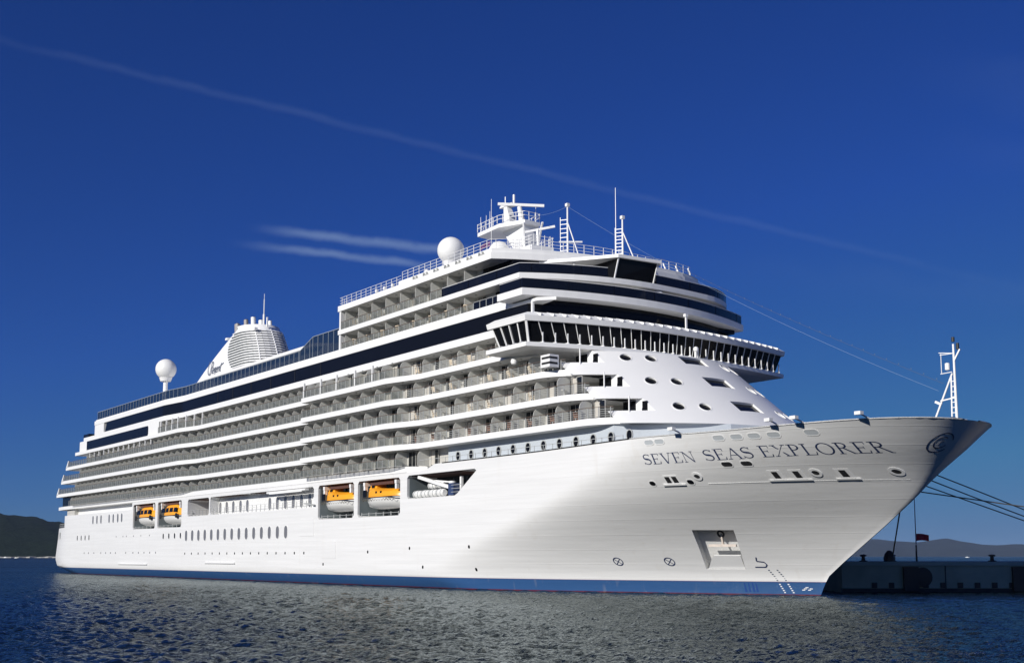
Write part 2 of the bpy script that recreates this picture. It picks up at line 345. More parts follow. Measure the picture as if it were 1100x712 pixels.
# ------------------------------------------------------------------ the ship
SHIP = tag(empty('cruise_ship'), 'large white cruise ship with blue waterline stripe, moored bow towards the quay', 'cruise ship')
def part(name, mb, m_, smooth=None, parent=None): return mb.build(name, m_, parent or SHIP, smooth)
def htop(x): return 13.7+(sheer(x)-13.7)*smooth(161, 163.5, x)
def build_hull():
    NU, NV = 150, 26; S = []; 
    for j in range(NV+1):
        v = (j/NV); row = []
        for i in range(NU+1):
            t = i/NU; u = 1-(1-t)**1.35 if True else t
            x = 224*u; z = 0
            for _ in range(6):
                z = -2+v*(htop(x)+2); xs, xe = interp(STERN, z), interp(STEM, z); x = xs+(xe-xs)*u
            row.append((x, max(hb(x, z), .06), z))
        S.append(row)
    vs = []; idx = {}
    for side in (-1, 1):
        for j in range(NV+1):
            for i in range(NU+1):
                x, y, z = S[j][i]; idx[side, j, i] = len(vs); vs.append((x, side*y, z))
    fs = []
    for j in range(NV):
        for i in range(NU):
            for s_ in (-1, 1): fs.append((idx[s_, j, i], idx[s_, j, i+1], idx[s_, j+1, i+1], idx[s_, j+1, i]))
        for i in (0, NU): fs.append((idx[-1, j, i], idx[-1, j+1, i], idx[1, j+1, i], idx[1, j, i]))
    for i in range(NU):
        for j in (0, NV): fs.append((idx[-1, j, i], idx[-1, j, i+1], idx[1, j, i+1], idx[1, j, i]))
    o = MB().add(vs, fs).build('hull', HULLM, SHIP)
    c = MB()
    rr = lambda x0, x1, z0, z1, r=.35: [(x0+r, z0), (x1-r, z0), (x1, z0+r), (x1, z1-r), (x1-r, z1), (x0+r, z1), (x0, z1-r), (x0, z0+r)]
    for sgn in (-1, 1):
        for x0, x1 in ((59.3, 71.1), (72.3, 83.9), (134.2, 144.2), (145.2, 155.7)): c.py(rr(x0, x1, 8.6, 13.2), sgn*11.2, sgn*16.5)
        c.py(rr(86.6, 95.9, 10.3, 13.15), sgn*11.2, sgn*16.5)
        c.py(rr(96.3, 132.9, 10.3, 13.15), sgn*13.9, sgn*16.5)
        c.py([(157.3, 10.8), (157.6, 10.5), (167.6, 10.5), (168.2, 10.75), (171.9, 13.1), (171.5, 13.3), (157.7, 13.3), (157.3, 13.0)], sgn*11.2, sgn*16.5)
        c.box(14.6, 58.6, *sorted((sgn*14.1, sgn*17)), 12.35, 15)
        # anchor pocket
        P = [(198.13, -8.73, 6.14), (201.79, -6.9, 6.1), (200.52, -3.96, 2.43), (197.02, -5.66, 2.41)]
        n = Vector((.45, -.85, -.25)); f_ = [(Vector(p)+n*2.5) for p in P]; g_ = [(Vector(p)-n*1.25) for p in P]
        c.loops([[(p.x, -sgn*p.y if sgn == 1 else p.y, p.z) for p in f_], [(p.x, -sgn*p.y if sgn == 1 else p.y, p.z) for p in g_]])
    cut(o, c)
    c = MB().box(-5, 14.6, -20, 20, 9.8, 20); cut(o, c)
    return o
hull = build_hull()
def on_hull(x, z, off=.02): return (x, -(hb(x, z)+off), z)
def hull_patch(mb, poly, x, z, off=.02, th=.03):   # a thin plate that follows the starboard plating
    mb.loops([[on_hull(x+u, z+v, off) for u, v in poly], [on_hull(x+u, z+v, off+th) for u, v in poly]])
def ell(a, b, n=20): return [(a*math.cos(2*math.pi*i/n), b*math.sin(2*math.pi*i/n)) for i in range(n)]
def slot(a, b, n=6):    # rounded slot, half sizes a (along) b (up)
    if a > b: return [(a-b+b*math.cos(t), b*math.sin(t)) for t in stretch(-math.pi/2, math.pi/2, n)]+[(-a+b+b*math.cos(t), b*math.sin(t)) for t in stretch(math.pi/2, 1.5*math.pi, n)]
    return [(a*math.cos(t), b-a+a*math.sin(t)) for t in stretch(0, math.pi, n)]+[(a*math.cos(t), -b+a+a*math.sin(t)) for t in stretch(math.pi, 2*math.pi, n)]
def ring(mb, a, b, t, x, z, off=.02, th=.05, n=24):
    for i in range(n):
        t0, t1 = 2*math.pi*i/n, 2*math.pi*(i+1)/n
        hull_patch(mb, [(a*math.cos(t0), b*math.sin(t0)), (a*math.cos(t1), b*math.sin(t1)), ((a-t)*math.cos(t1), (b-t)*math.sin(t1)), ((a-t)*math.cos(t0), (b-t)*math.sin(t0))], x, z, off, th)
def porthole(x, z, a, b, m_=WING, name='porthole', rim=True):
    mb = MB(); hull_patch(mb, slot(a, b), x, z, .005, .015); o = part(name, mb, m_)
    if rim:
        r_ = MB(); q = slot(a+.07, b+.07); p = slot(a, b)
        for i in range(len(p)): j = (i+1) % len(p); hull_patch(r_, [q[i], q[j], p[j], p[i]], x, z, .006, .035)
        part('frame', r_, WHITE, parent=o)
    return o
for k in range(15): porthole(86.4+k*2.717, 7.08, .52, .92)
for k in range(4): porthole(75.6+k*2.73, 7.15, .3, .5, DARKG)
for x in (35.1, 37.7, 40.3, 45.4, 47.9, 50.6, 52.9): porthole(x, 11.0, .45, .88)
for x in (24.9, 27.6, 30.3, 32.9): porthole(x, 7.45, .3, .55, DARKG)
for x in (7.6, 10.2): porthole(x, 8.15, .55, .85, WING)
for x in [86+k*2.95 for k in range(16)]: porthole(x, 4.1, .16, .2, DARKG, 'scupper', False)
for x in [30, 33, 36.5, 41, 44, 47, 50, 56, 60, 63, 66, 69, 72]: porthole(x, 4.3, .14, .18, DARKG, 'scupper', False)
for x in [50, 54, 56, 60, 64, 68.5]: porthole(x, 7.4, .12, .14, DARKG, 'scupper', False)
for x, z in ((131, 7.4), (139, 4.2), (148, 4.2), (158, 4.6), (136, 2.6), (170.5, 4.7), (170.7, 2.2), (161, 2.4)): porthole(x, z, .16, .2, DARKG, 'scupper', False)
# doors in the plating, outlined
for x, z, w_, h_ in ((131.0, 7.6, 4.2, 2.4), (137.5, 4.5, 4, 2.3), (101, 2.6, 12, .2), (60, 2.2, 16, .2)):
    mb = MB(); hull_patch(mb, [(-w_/2, -h_/2), (w_/2, -h_/2), (w_/2, h_/2), (-w_/2, h_/2)], x, z, -.01, .05 if h_ > 1 else .22); part('shell_door' if h_ > 1 else 'rubbing_strake', mb, HULLM)
# bow fittings
for x, z in ((200.45, 14.05), (199.3, 14.05), (206.3, 14.0), (207.9, 14.0), (209.4, 14.0), (211.0, 14.0), (213.9, 14.05)): porthole(x, z, .5, .2, mat('frosted_glass', (.45, .48, .5), .25) if 'frosted_glass' not in bpy.data.materials else bpy.data.materials['frosted_glass'], 'bulwark_opening')
for x in (205.75, 207.4): porthole(x, 11.78, .46, .19, BLACK, 'hawse_opening')
def fair(x, z=10.85, dbl=False):
    mb = MB(); w_ = 1.05 if dbl else .8
    hull_patch(mb, [(-w_, -.62), (w_, -.62), (w_, -.50), (-w_, -.50)], x, z, 0, .2); o = part('fairlead', mb, WHITE)
    fr = MB(); hull_patch(fr, [(-w_*.62, -.46), (w_*.62, -.46), (w_*.62, .3), (-w_*.62, .3)], x, z, .0, .05); part('fairlead_plate', fr, WHITE, parent=o)
    for u in ((-.33, .33) if dbl else (0,)):
        h_ = MB(); hull_patch(h_, [(u-.22, -.36), (u+.22, -.36), (u+.22, .18), (u-.22, .18)], x, z, .055, .02); part('roller_slot', h_, BLACK, parent=o)
fair(199.96, 10.75, True); fair(209.0); fair(210.6); fair(213.85)
for x in (202.5, 212.0, 217.1):
    mb = MB(); ring(mb, .42, .34, .16, x, 10.85, .01, .1); o = part('bow_chock', mb, WHITE); h_ = MB(); hull_patch(h_, ell(.27, .18), x, 10.85, .01, .02); part('chock_hole', h_, BLACK, parent=o)
for x in (197.9, 201.55): porthole(x, 10.4, .3, .2, DARKG, 'drain_opening')
# flare ledge line
mb = MB()
for a_, b_ in zip(stretch(203, 217.4, 19), stretch(203, 217.4, 19)[1:]): mb.loops([[on_hull(a_, 10.17, 0), on_hull(a_, 10.17, .05), on_hull(a_, 10.23, .05), on_hull(a_, 10.23, 0)], [on_hull(b_, 10.17, 0), on_hull(b_, 10.17, .05), on_hull(b_, 10.23, .05), on_hull(b_, 10.23, 0)]])
part('knuckle', mb, WHITE)
# thruster and bulb marks, draught marks
for x in (188.8, 193.97):
    mb = MB(); ring(mb, .5, .42, .09, x, 3.12, .02, .01)
    for sgn in (-1, 1): hull_patch(mb, [(-.32, -.24*sgn-.03), (-.26, -.27*sgn-.03), (.32, .24*sgn), (.26, .27*sgn)], x, 3.12, .02, .01)
    part('thruster_mark', mb, NAVY)
mb = MB()
pts = [(-.5, -.42), (.42, -.42), (.62, -.2), (.5, .05), (-.1, .14), (.05, .5)]
for (a, b_), (c_, d_) in zip(pts, pts[1:]):
    l = math.hypot(c_-a, d_-b_); nx, ny = -(d_-b_)/l*.05, (c_-a)/l*.05; hull_patch(mb, [(a+nx, b_+ny), (a-nx, b_-ny), (c_-nx, d_-ny), (c_+nx, d_+ny)], 202.0, 3.05, .03, .01)
part('bulb_mark', mb, NAVY)
mb = MB(); mbd = MB()
for k in range(12):
    z = .25+k*.19
    for dx in (0, .8): hull_patch(mb if z < 1.2 else mbd, [(-.07, -.05), (.07, -.05), (.07, .05), (-.07, .05)], 203.3-k*.07+dx*.9, z, .02, .01)
for k in range(5): hull_patch(mb, [(-.12, -.04), (.12, -.04), (.12, .04), (-.12, .04)], 204.9+.16*k, .5+.12*(k % 3), .02, .01)
part('draught_mark', mb, WHITE); part('draught_mark', mbd, GREYL)
# stain under the anchor
mb = MB()
for u in (-.55, -.2, .15, .45): hull_patch(mb, [(u-.06, -.45), (u+.12, -.45), (u+.06, .45), (u-.03, .45)], 200.5, .7, .012, .006)
part('paint_streak', mb, mat('deep_blue_streak', (.01, .05, .22), .5))
# anchor
n = Vector((.45, -.85, -.25)).normalized()
C_ = lambda u, v, d: Vector((198.13, -8.73, 6.14))*(1-u)*(1-v)+Vector((201.79, -6.9, 6.1))*u*(1-v)+Vector((200.52, -3.96, 2.43))*u*v+Vector((197.02, -5.66, 2.41))*(1-u)*v - n*d
an = MB(); an.bar(C_(.26, .41, .3), C_(.93, .41, .3), .34, .24); anchor = part('anchor', an, RUST)
sh = MB(); sh.bar(C_(.6, .16, .9), C_(.6, .42, .45), .18, .18); part('shank', sh, RUST, parent=anchor)
fl = MB(); fl.loops([[tuple(C_(a, b_, d)) for a, b_ in ((.06, .99), (.985, .99), (.96, .66), (.30, .66), (.22, .74))] for d in (.12, .5)]); part('fluke', fl, WHITE, parent=anchor)
rg = MB(); q = [C_(.60+.07*math.cos(t), .15+.075*math.sin(t), .8) for t in stretch(0, 2*math.pi, 13)]; rg.path(q, .1); part('hawse_ring', rg, BLACK, parent=anchor)

# ------------------------------------------------------------------ lettering
T_, t_, SF = .108, .04, .036
def arcband(cx, cy, rx, ry, a0, a1, wmax, wmin, n=14):
    out = []
    for i in range(n):
        q = []
        for a in (a0+(a1-a0)*i/n, a0+(a1-a0)*(i+1)/n):
            w_ = wmin+(wmax-wmin)*abs(math.cos(a)); q.append(((cx+rx*math.cos(a), cy+ry*math.sin(a)), (cx+(rx-w_)*math.cos(a), cy+(ry-min(w_, wmin+.02))*math.sin(a))))
        out.append([q[0][0], q[1][0], q[1][1], q[0][1]])
    return out
def stem(x, w_=T_, y0=0, y1=1, s0=True, s1=True):
    o = [[(x-w_/2, y0), (x+w_/2, y0), (x+w_/2, y1), (x-w_/2, y1)]]
    if s0: o.append([(x-w_/2-.1, y0), (x+w_/2+.1, y0), (x+w_/2+.1, y0+SF), (x-w_/2-.1, y0+SF)])
    if s1: o.append([(x-w_/2-.1, y1-SF), (x+w_/2+.1, y1-SF), (x+w_/2+.1, y1), (x-w_/2-.1, y1)])
    return o
def diag(x0, y0, x1, y1, w_): return [[(x0-w_/2, y0), (x0+w_/2, y0), (x1+w_/2, y1), (x1-w_/2, y1)]]
def srf(x, y, w_=.16): return [[(x-w_, y), (x+w_, y), (x+w_, y+SF), (x-w_, y+SF)]]
def glyph(ch):
    if ch == 'E': return stem(.2)+[[(.2, 0), (.68, 0), (.68, t_), (.2, t_)], [(.2, 1-t_), (.66, 1-t_), (.66, 1), (.2, 1)], [(.2, .5-t_/2), (.54, .5-t_/2), (.54, .5+t_/2), (.2, .5+t_/2)],
        [(.64, 0), (.70, 0), (.74, .24), (.70, .24)], [(.64, 1), (.68, 1), (.68, .79), (.65, .79)], [(.51, .40), (.54, .40), (.54, .60), (.51, .60)]], .8
    if ch == 'L': return stem(.2)+[[(.2, 0), (.68, 0), (.68, t_), (.2, t_)], [(.63, 0), (.69, 0), (.75, .27), (.71, .27)]], .78
    if ch == 'V': return diag(.45, 0, .14, 1, T_*1.05)+diag(.47, 0, .78, 1, t_)+srf(.14, 1-SF)+srf(.78, 1-SF, .13), .92
    if ch == 'N': return stem(.17, t_, s1=False)+stem(.80, t_, s0=False)+diag(.80, 0, .17, 1, T_)+srf(.11, 1-SF, .11), .98
    if ch == 'A': return diag(.12, 0, .46, 1, t_)+diag(.80, 0, .46, 1, T_)+[[(.24, .34), (.66, .34), (.66, .34+t_), (.24, .34+t_)]]+srf(.12, 0, .13)+srf(.80, 0), .94
    if ch == 'X': return diag(.80, 0, .16, 1, T_)+diag(.14, 0, .78, 1, t_)+srf(.14, 0, .13)+srf(.80, 0)+srf(.16, 1-SF)+srf(.78, 1-SF, .13), .94
    if ch == 'O': return arcband(.5, .5, .46, .52, 0, 2*math.pi, T_, t_, 28), 1.02
    if ch == 'P': return stem(.2)+arcband(.33, .74, .34, .26, -math.pi/2, math.pi/2, T_*.9, t_)+[[(.2, 1-t_), (.34, 1-t_), (.34, 1), (.2, 1)], [(.2, .48), (.34, .48), (.34, .48+t_), (.2, .48+t_)]], .76
    if ch == 'R': return stem(.2)+arcband(.33, .75, .32, .25, -math.pi/2, math.pi/2, T_*.9, t_)+[[(.2, 1-t_), (.34, 1-t_), (.34, 1), (.2, 1)], [(.2, .5), (.34, .5), (.34, .5+t_), (.2, .5+t_)]]+diag(.80, 0, .42, .52, T_)+srf(.84, 0, .07), .90
    if ch == 'S':
        c_ = []
        for i in range(27):
            s_ = i/26
            if s_ < .5: a = math.pi*(.15+ (1.35)*s_*2); x, y = .36+.25*math.cos(a), .745+.23*math.sin(a)
            else: a = math.pi*(.5-1.35*(s_-.5)*2); x, y = .36+.27*math.cos(a), .27+.245*math.sin(a)
            c_.append((x, y, .055+.10*math.exp(-((s_-.5)/.16)**2)))
        o = []
        for (x0, y0, w0), (x1, y1, w1) in zip(c_, c_[1:]):
            l = math.hypot(x1-x0, y1-y0)
            if l < 1e-5: continue
            nx, ny = -(y1-y0)/l, (x1-x0)/l; o.append([(x0+nx*w0/2, y0+ny*w0/2), (x0-nx*w0/2, y0-ny*w0/2), (x1-nx*w1/2, y1-ny*w1/2), (x1+nx*w1/2, y1+ny*w1/2)])
        return o+[[(.57, .80), (.60, .80), (.60, .99), (.57, .99)], [(.07, .02), (.10, .02), (.10, .22), (.07, .22)]], .72
def word(txt, x0, x1, z0, z1, h0, h1):
    adv = [glyph(c_)[1] for c_ in txt]; tot = sum(adv); u = 0; k = (x1-x0)/tot
    for c_, a in zip(txt, adv):
        mb = MB(); f0 = u/tot; zb = z0+(z1-z0)*f0; h_ = h0+(h1-h0)*f0
        for poly in glyph(c_)[0]: 
            cxm = sum(p[0] for p in poly)/len(poly)
            hull_patch(mb, [(x*k, y*h_) for x, y in poly], x0+u*k, zb, .015, .012)
        part('letter', mb, NAVY); u += a
word('SEVEN', 198.1, 203.35, 12.1, 12.12, .92, .92); word('SEAS', 204.15, 208.5, 12.16, 12.24, .92, .92); word('EXPLORER', 209.05, 218.1, 12.26, 12.36, .92, .86)
# emblem near the stem: double ring with a curl inside
def x_at(y, z):
    lo, hi = 200.0, interp(STEM, z)
    for _ in range(30):
        mid = (lo+hi)/2
        if hb(mid, z) > y: lo = mid
        else: hi = mid
    return lo
def bow_plate(mb, poly, y0, z0_, th=.012):
    A = [(x_at(y0-u, z0_+v), -(y0-u), z0_+v) for u, v in poly]
    mb.loops([[(x+.012, y-.012, z) for x, y, z in A], [(x+.012+th, y-.012-th, z) for x, y, z in A]])
def curl(mb, rx, rz, a0, a1, w_, n=22):
    for i in range(n):
        a, b_ = a0+(a1-a0)*i/n, a0+(a1-a0)*(i+1)/n; P_ = lambda t, s_: (s_*rx*math.cos(t), s_*rz*math.sin(t)); e_ = w_/max(rx, rz)
        bow_plate(mb, [P_(a, 1), P_(b_, 1), P_(b_, 1-e_), P_(a, 1-e_)], 1.75, 13.15)
mb = MB(); curl(mb, 1.15, .78, .35, 5.6, .11); curl(mb, .68, .46, 1.0, 5.9, .1)
for poly in glyph('P')[0]: bow_plate(mb, [((x-.35)*.5, (y-.5)*.42) for x, y in poly], 1.75, 13.15)
part('bow_emblem', mb, NAVY)
# bulwark capping and bow floodlights
mb = MB(); mb2 = MB(); xs = [164+i*1.0 for i in range(57)]+[221, 221.6, 222, 222.3, 222.45]
pp = [(x, -max(hb(x, sheer(x)), .05)) for x in xs]
for (a, b_), (c_, d_) in zip(pp, pp[1:]):
    za, zb = sheer(a), sheer(c_)
    for s_, mb in ((1, mb), (-1, mb2)): mb.loops([[(a, s_*(b_-.06), za-.02), (a, s_*(b_+.25), za-.02), (a, s_*(b_+.25), za+.07), (a, s_*(b_-.06), za+.07)], [(c_, s_*(d_-.06), zb-.02), (c_, s_*(d_+.25), zb-.02), (c_, s_*(d_+.25), zb+.07), (c_, s_*(d_-.06), zb+.07)]])
part('bulwark_rail', mb, WHITE); part('bulwark_rail', mb2, WHITE)
for x in (203.0, 211.8, 213.8, 218.3):
    y = -hb(x, sheer(x)); z = sheer(x); o = part('floodlight', MB().tube((x, y+.1, z), (x-.15, y-.95, z+.38), .07), WHITE)
    part('lamp_box', MB().box(x-.45, x+.15, y-1.35, y-.9, z+.28, z+.56), WHITE, parent=o)
# ------------------------------------------------------------------ superstructure
def ax_(xf0, k, kp, y): return xf0-(k if y < 0 or kp is None else kp)*y*y-(0 if kp is None or y < 9 else .05*(y-9)**2)
def outl(xa, brk, xf0, k, n=24, kp=None):
    yl = brk[-1][1]; xc = xf0-k*yl*yl
    st = [(xa, -brk[0][1])]+[(x, -y) for x, y in brk[1:] if xa < x < xc-.05]+[(xc, -yl)]
    arc = [(ax_(xf0, k, kp, y), y) for y in stretch(-yl, yl, n)][1:-1]
    return st+arc+[(x, -y) for x, y in st[::-1]]
def stb(xa, brk, xf0, k, d=0, ymax=0, n=24, kp=None):          # starboard edge of such an outline, inset by d, up to the centre line
    yl = brk[-1][1]; xc = xf0-k*yl*yl
    st = [(xa+d, -brk[0][1]+d)]+[(x, -y+d) for x, y in brk[1:] if xa < x < xc-.05]+[(xc-d, -yl+d)]
    return st+[(ax_(xf0-d, k, kp, y), y) for y in stretch(-yl+d, ymax, n)][1:]
BUMP = [(0, 16.6), (84, 16.6), (90, 15.5), (131, 15.5), (131.05, 16.8), (154, 16.8), (160, 15.5)]
CORE = [(0, 14.6), (84, 14.6), (90, 13.5), (131, 13.5), (131.05, 14.8), (154, 14.8), (160, 13.5)]
def hbx(T, x): return interp(T, x)
def wplan(z, d=0, n=24, yf=12.6):       # starboard edge of the whaleback at height z: side, rounded shoulder, bowed front
    x0 = X0(z)-d; xf = x0-K*yf*yf; sl = 2*K*yf; yl = 15.47-d
    xc = xf-(yl-yf)*sl; xs = xc-3.2      # tangent of the front meets the side at xc
    bz = [((1-t)**2*xs+2*t*(1-t)*xc+t*t*xf, -((1-t)**2*yl+2*t*(1-t)*yl+t*t*yf)) for t in stretch(0, 1, 10)]
    return bz+[(x0-K*y*y, y) for y in stretch(-yf, 0, n)][1:]
def wclosed(z, xa, brk, d=0):
    h = wplan(z, d); xs = h[0][0]
    st = [(xa, -hbx(brk, xa))]+[(x, -y) for x, y in brk[1:] if xa < x < xs-.05]+h
    return st+[(x, -y) for x, y in st[::-1][1:]]
FLAT = [(0, 15.5), (100, 15.5)]
def slab(name, xa, brk, xf0, k, z0, z1, m_=WHITE, kp=None):
    return part(name, MB().pz(outl(xa, brk, xf0, k, kp=kp), z0, z1), m_)
wf = lambda z: X0(z)-.6
# lowest band: the long white fascia above the boats, flush with the hull
slab('deck_band', 8.6, [(0, 15.1), (14, 15.56), (100, 15.56)], 164.6+K*15.56**2-7.45, K, 13.7, 14.4)
for z0, z1, xa in ((16.4, 17.05, 11.9), (19.15, 19.8, 15.0), (22.0, 22.65, 18.1)): part('deck_band', MB().pz(wclosed(z1, xa, BUMP, .04), z0, z1), WHITE)
part('deck_band', MB().pz([(24.5, -16.6), (84, -16.6), (90, -15.5), (131, -15.5), (131.05, -16.8), (154, -16.8), (160, -15.5), (177.5, -15.5), (181.2, -14.2), (181.2, 14.2), (177.5, 15.5), (24.5, 15.5)], 24.75, 25.4), WHITE)
UB = [(0, 16.3), (76, 16.3), (83, 15.5), (100, 15.5)]
slab('upper_fascia', 41.5, UB, 181.5, .02, 27.5, 28.35)
# cabins walls, floor by floor
rows = [(14.4, 16.4, 20.8, 164.0), (17.05, 19.15, 22.5, None), (19.8, 22.0, 25.5, None), (22.65, 24.75, 30.0, None), (25.4, 27.5, 73.4, 177.0)]
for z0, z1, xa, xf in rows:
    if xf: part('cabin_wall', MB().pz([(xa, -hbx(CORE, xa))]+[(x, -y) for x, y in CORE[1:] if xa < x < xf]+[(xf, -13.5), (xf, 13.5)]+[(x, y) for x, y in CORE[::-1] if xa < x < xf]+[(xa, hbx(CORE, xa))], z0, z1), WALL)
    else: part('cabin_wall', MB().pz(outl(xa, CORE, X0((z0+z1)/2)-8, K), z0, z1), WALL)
# stern: dark screen at the aft end of the lowest balcony row and white end fins
sg = MB(); sg.box(12.2, 20.6, -15.3, -13.4, 14.4, 16.4); part('stern_windscreen', sg, DARKG)
for xa, z in ((8.6, 14.4), (11.9, 17.05), (15.0, 19.8), (18.1, 22.65)):
    hw = 15.1 if z < 15 else 16.6
    if z > 15:
        part('end_fin', MB().py([(xa, z-.1), (xa+.9, z-.1), (xa+1.9, z+1.35), (xa+1.5, z+1.35)], -hw, -hw+.25), WHITE)
part('stern_bulkhead', MB().box(14.6, 20, -14.9, 14.9, 12.3, 13.7), WALL)
part('gap_wall', MB().box(14.8, 58.4, -14.05, -13.9, 12.36, 13.7), BAYG)
mb = MB(); mb.strip([(5.9, -13.9), (14.4, -14.4)], 10.75, 10.82, .06); mb.strip([(5.9, -13.9), (14.4, -14.4)], 10.3, 10.34, .04)
for x, y, dx, dy in along([(5.9, -13.9), (14.4, -14.4)], 1.2): mb.box(x-.03, x+.03, y-.03, y+.03, 9.8, 10.8)
part('stern_rail', mb, STEEL)
# white aft house with its long dark windows
aft = MB().pz([(26.5, -16.3), (73.6, -16.3), (73.6, 15.5), (26.5, 15.5)], 25.4, 27.5); part('aft_house', aft, WHITE)
part('aft_window_band', MB().py([(31.5, 25.5), (67.9, 25.5), (68.2, 25.8), (68.2, 27.0), (67.9, 27.3), (31.5, 27.3)], -16.36, -16.2), DARKG)
part('aft_house', MB().pz([(36.0, -16.2), (42, -16.25), (42, 15.5), (36, 15.5)], 27.5, 30.25), WHITE)
part('aft_house', MB().pz([(29.0, -16.28), (36.2, -16.28), (36.2, 15.5), (29, 15.5)], 27.5, 28.2), WHITE)
part('tender_platform', MB().pz([(27.5, -15.9), (31, -15.9), (31, 15), (27.5, 15)], 28.2, 29.0), DARKG)
# the long black window band
BB = [(0, 16.2), (75, 16.2), (82.5, 15.4), (100, 15.4)]
bandm = MB().loops([[(x, y, 28.35) for x, y in outl(42.6, BB, 184.0, .012)], [(x+(1.2 if x < 50 else 0), y, 30.25) for x, y in outl(42.6, BB, 184.0, .012)]]); part('black_window_band', bandm, DARKG)
sm = MB()
for x in (98, 104, 111, 118, 126, 134): sm.box(x-.05, x+.05, -15.43, -15.38, 28.4, 30.2)
part('window_joint', sm, BLACK)
slab('upper_fascia', 36.0, UB, 178.6+.02*240, .02, 30.25, 31.05)
part('deck_lip', MB().pz(outl(36.3, [(0, 16.1), (76, 16.1), (83, 15.32), (100, 15.32)], 178.6+.02*240, .02), 31.05, 31.3), WHITE)
for nm, x0, x1, z1a, z1b in (('glass_windscreen', 36.8, 127, 32.85, 32.85), ('glass_windscreen', 127, 131, 32.85, 34.3), ('glass_windscreen', 131, 139.2, 34.3, 34.3)):
    pth = [(x0, -hbx(UB, x0)+.35)]+[(x, -y+.35) for x, y in UB[1:] if x0 < x < x1]+[(x1, -hbx(UB, x1)+.35)]
    g_ = MB(); fr = MB()
    for (a, b_), (c_, d_) in zip(pth, pth[1:]):
        za = z1a+(z1b-z1a)*(a-x0)/(x1-x0); zb = z1a+(z1b-z1a)*(c_-x0)/(x1-x0)
        g_.loops([[(a, b_, 31.3), (a, b_+.04, 31.3), (a, b_+.04, za), (a, b_, za)], [(c_, d_, 31.3), (c_, d_+.04, 31.3), (c_, d_+.04, zb), (c_, d_, zb)]])
        fr.bar((a, b_+.02, za+.03), (c_, d_+.02, zb+.03), .1, .08)
    for x, y, dx, dy in along(pth, 1.55):
        fr.box(x-.035, x+.035, y-.03, y+.07, 31.3, z1a+(z1b-z1a)*(x-x0)/(x1-x0))
    o = part(nm, g_, SCRG); part('screen_frame', fr, mat('screen_frame_grey', (.3, .33, .36), .4) if 'screen_frame_grey' not in bpy.data.materials else bpy.data.materials['screen_frame_grey'], parent=o)
# deckhouses on the open deck
part('deckhouse', MB().pz(outl(86, [(0, 11.5), (10, 11.5)], 134, .03), 31.3, 34.0), WALL, 30)
rf = MB().pz(outl(84.5, [(0, 12.6), (10, 12.6)], 131, .03), 34.0, 34.45); part('deckhouse_roof', rf, WHITE)
part('deckhouse', MB().pz([(62, -9), (86, -9), (86, 9), (62, 9)], 31.3, 33.4), WHITE)
mb = MB(); pth = [(63, -10.5), (86, -10.5)]
for z in (33.75, 34.1, 34.5): mb.strip(pth, z, z+.05, .05)
for x, y, dx, dy in along(pth, 1.0): mb.box(x-.03, x+.03, y-.03, y+.03, 33.3, 34.5)
part('sports_deck_rail', mb, STEEL)
part('deckhouse', MB().box(50, 58, -10, 8, 31.3, 33.5), WHITE)
# two upper cabin decks
U1c = [(0, 13.4), (10, 13.4)]
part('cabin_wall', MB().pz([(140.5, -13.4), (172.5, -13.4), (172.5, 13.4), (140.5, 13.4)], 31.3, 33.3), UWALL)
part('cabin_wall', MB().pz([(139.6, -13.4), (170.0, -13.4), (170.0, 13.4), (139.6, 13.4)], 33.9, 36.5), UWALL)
part('aft_bulkhead', MB().box(139.2, 139.6, -15.4, 15.4, 31.05, 36.5), WHITE)
part('lounge_window', MB().pz(outl(172.5, [(0, 13.3), (10, 13.3)], 182.4, .014, kp=.008), 31.5, 33.3), DARKG)
part('lounge_window', MB().pz(outl(170.0, [(0, 13.3), (10, 13.3)], 178.2, .014), 33.9, 36.5), DARKG)
slab('upper_deck_band', 139.0, FLAT, 184.6, .02, 33.3, 33.9, kp=.006)
slab('roof_slab', 138.9, FLAT, 179.4, .02, 36.5, 37.25, kp=.002)
part('roof_coaming', MB().pz(outl(154.5, [(0, 15.35), (10, 15.35)], 179.2, .02, kp=.002), 37.25, 37.75), WHITE)
# front deck over the black band, with its overhang
W2 = outl(177.7, [(0, 16.9), (10, 16.9)], 185.6, .012)
W2i = [(x-.5 if x > 178 else x+.1, y*.965) for x, y in W2]
part('observation_deck', MB().loops([[(x, y, 30.78) for x, y in W2i], [(x, y, 30.85) for x, y in W2], [(x, y, 31.6) for x, y in W2]]), WHITE)
part('front_window_band', MB().pz(outl(182.2, [(0, 15.3), (10, 15.3)], 184.08, .012), 30.27, 30.76), DARKG)
part('corner_soffit', MB().pz([(176.2, -15.55), (183.0, -15.55), (184.5, -14.2), (176, -13)], 30.25, 30.57), WHITE)
part('corner_post', MB().box(182.0, 182.25, -15.6, -15.35, 28.35, 30.6), WHITE)
# bridge
def bx_(y): return 187.2-(.0115 if y < 0 else .0055)*y*y
def bro(x0, d, z, ys=17.5, yp=20.6):
    ar = [(bx_(y)-d, y) for y in stretch(-ys+d, yp-d, 34)]
    return [(x, y, z) for x, y in [(177.6+x0, -ys+d)]+ar+[(179+x0, yp-d)]]
part('bridge_ledge', MB().loops([bro(-.6, .9, 24.95), bro(-.9, -.15, 25.1), bro(-.9, -.15, 25.55)]), WHITE)
part('bridge_windows', MB().loops([bro(.6, .75, 25.55), bro(.1, .05, 27.75)]), DARKG)
part('bridge_visor', MB().loops([bro(-.5, -.25, 27.75), bro(-.6, -.35, 28.3), bro(0, .35, 28.75)]), WHITE)
frp = stb(177.6, [(0, 17.5), (10, 17.5)], 187.2, .0115, 0, 17.3, 60)
frb = stb(178.2, [(0, 17.5), (10, 17.5)], 187.2, .0115, .75, 16.6, 60)
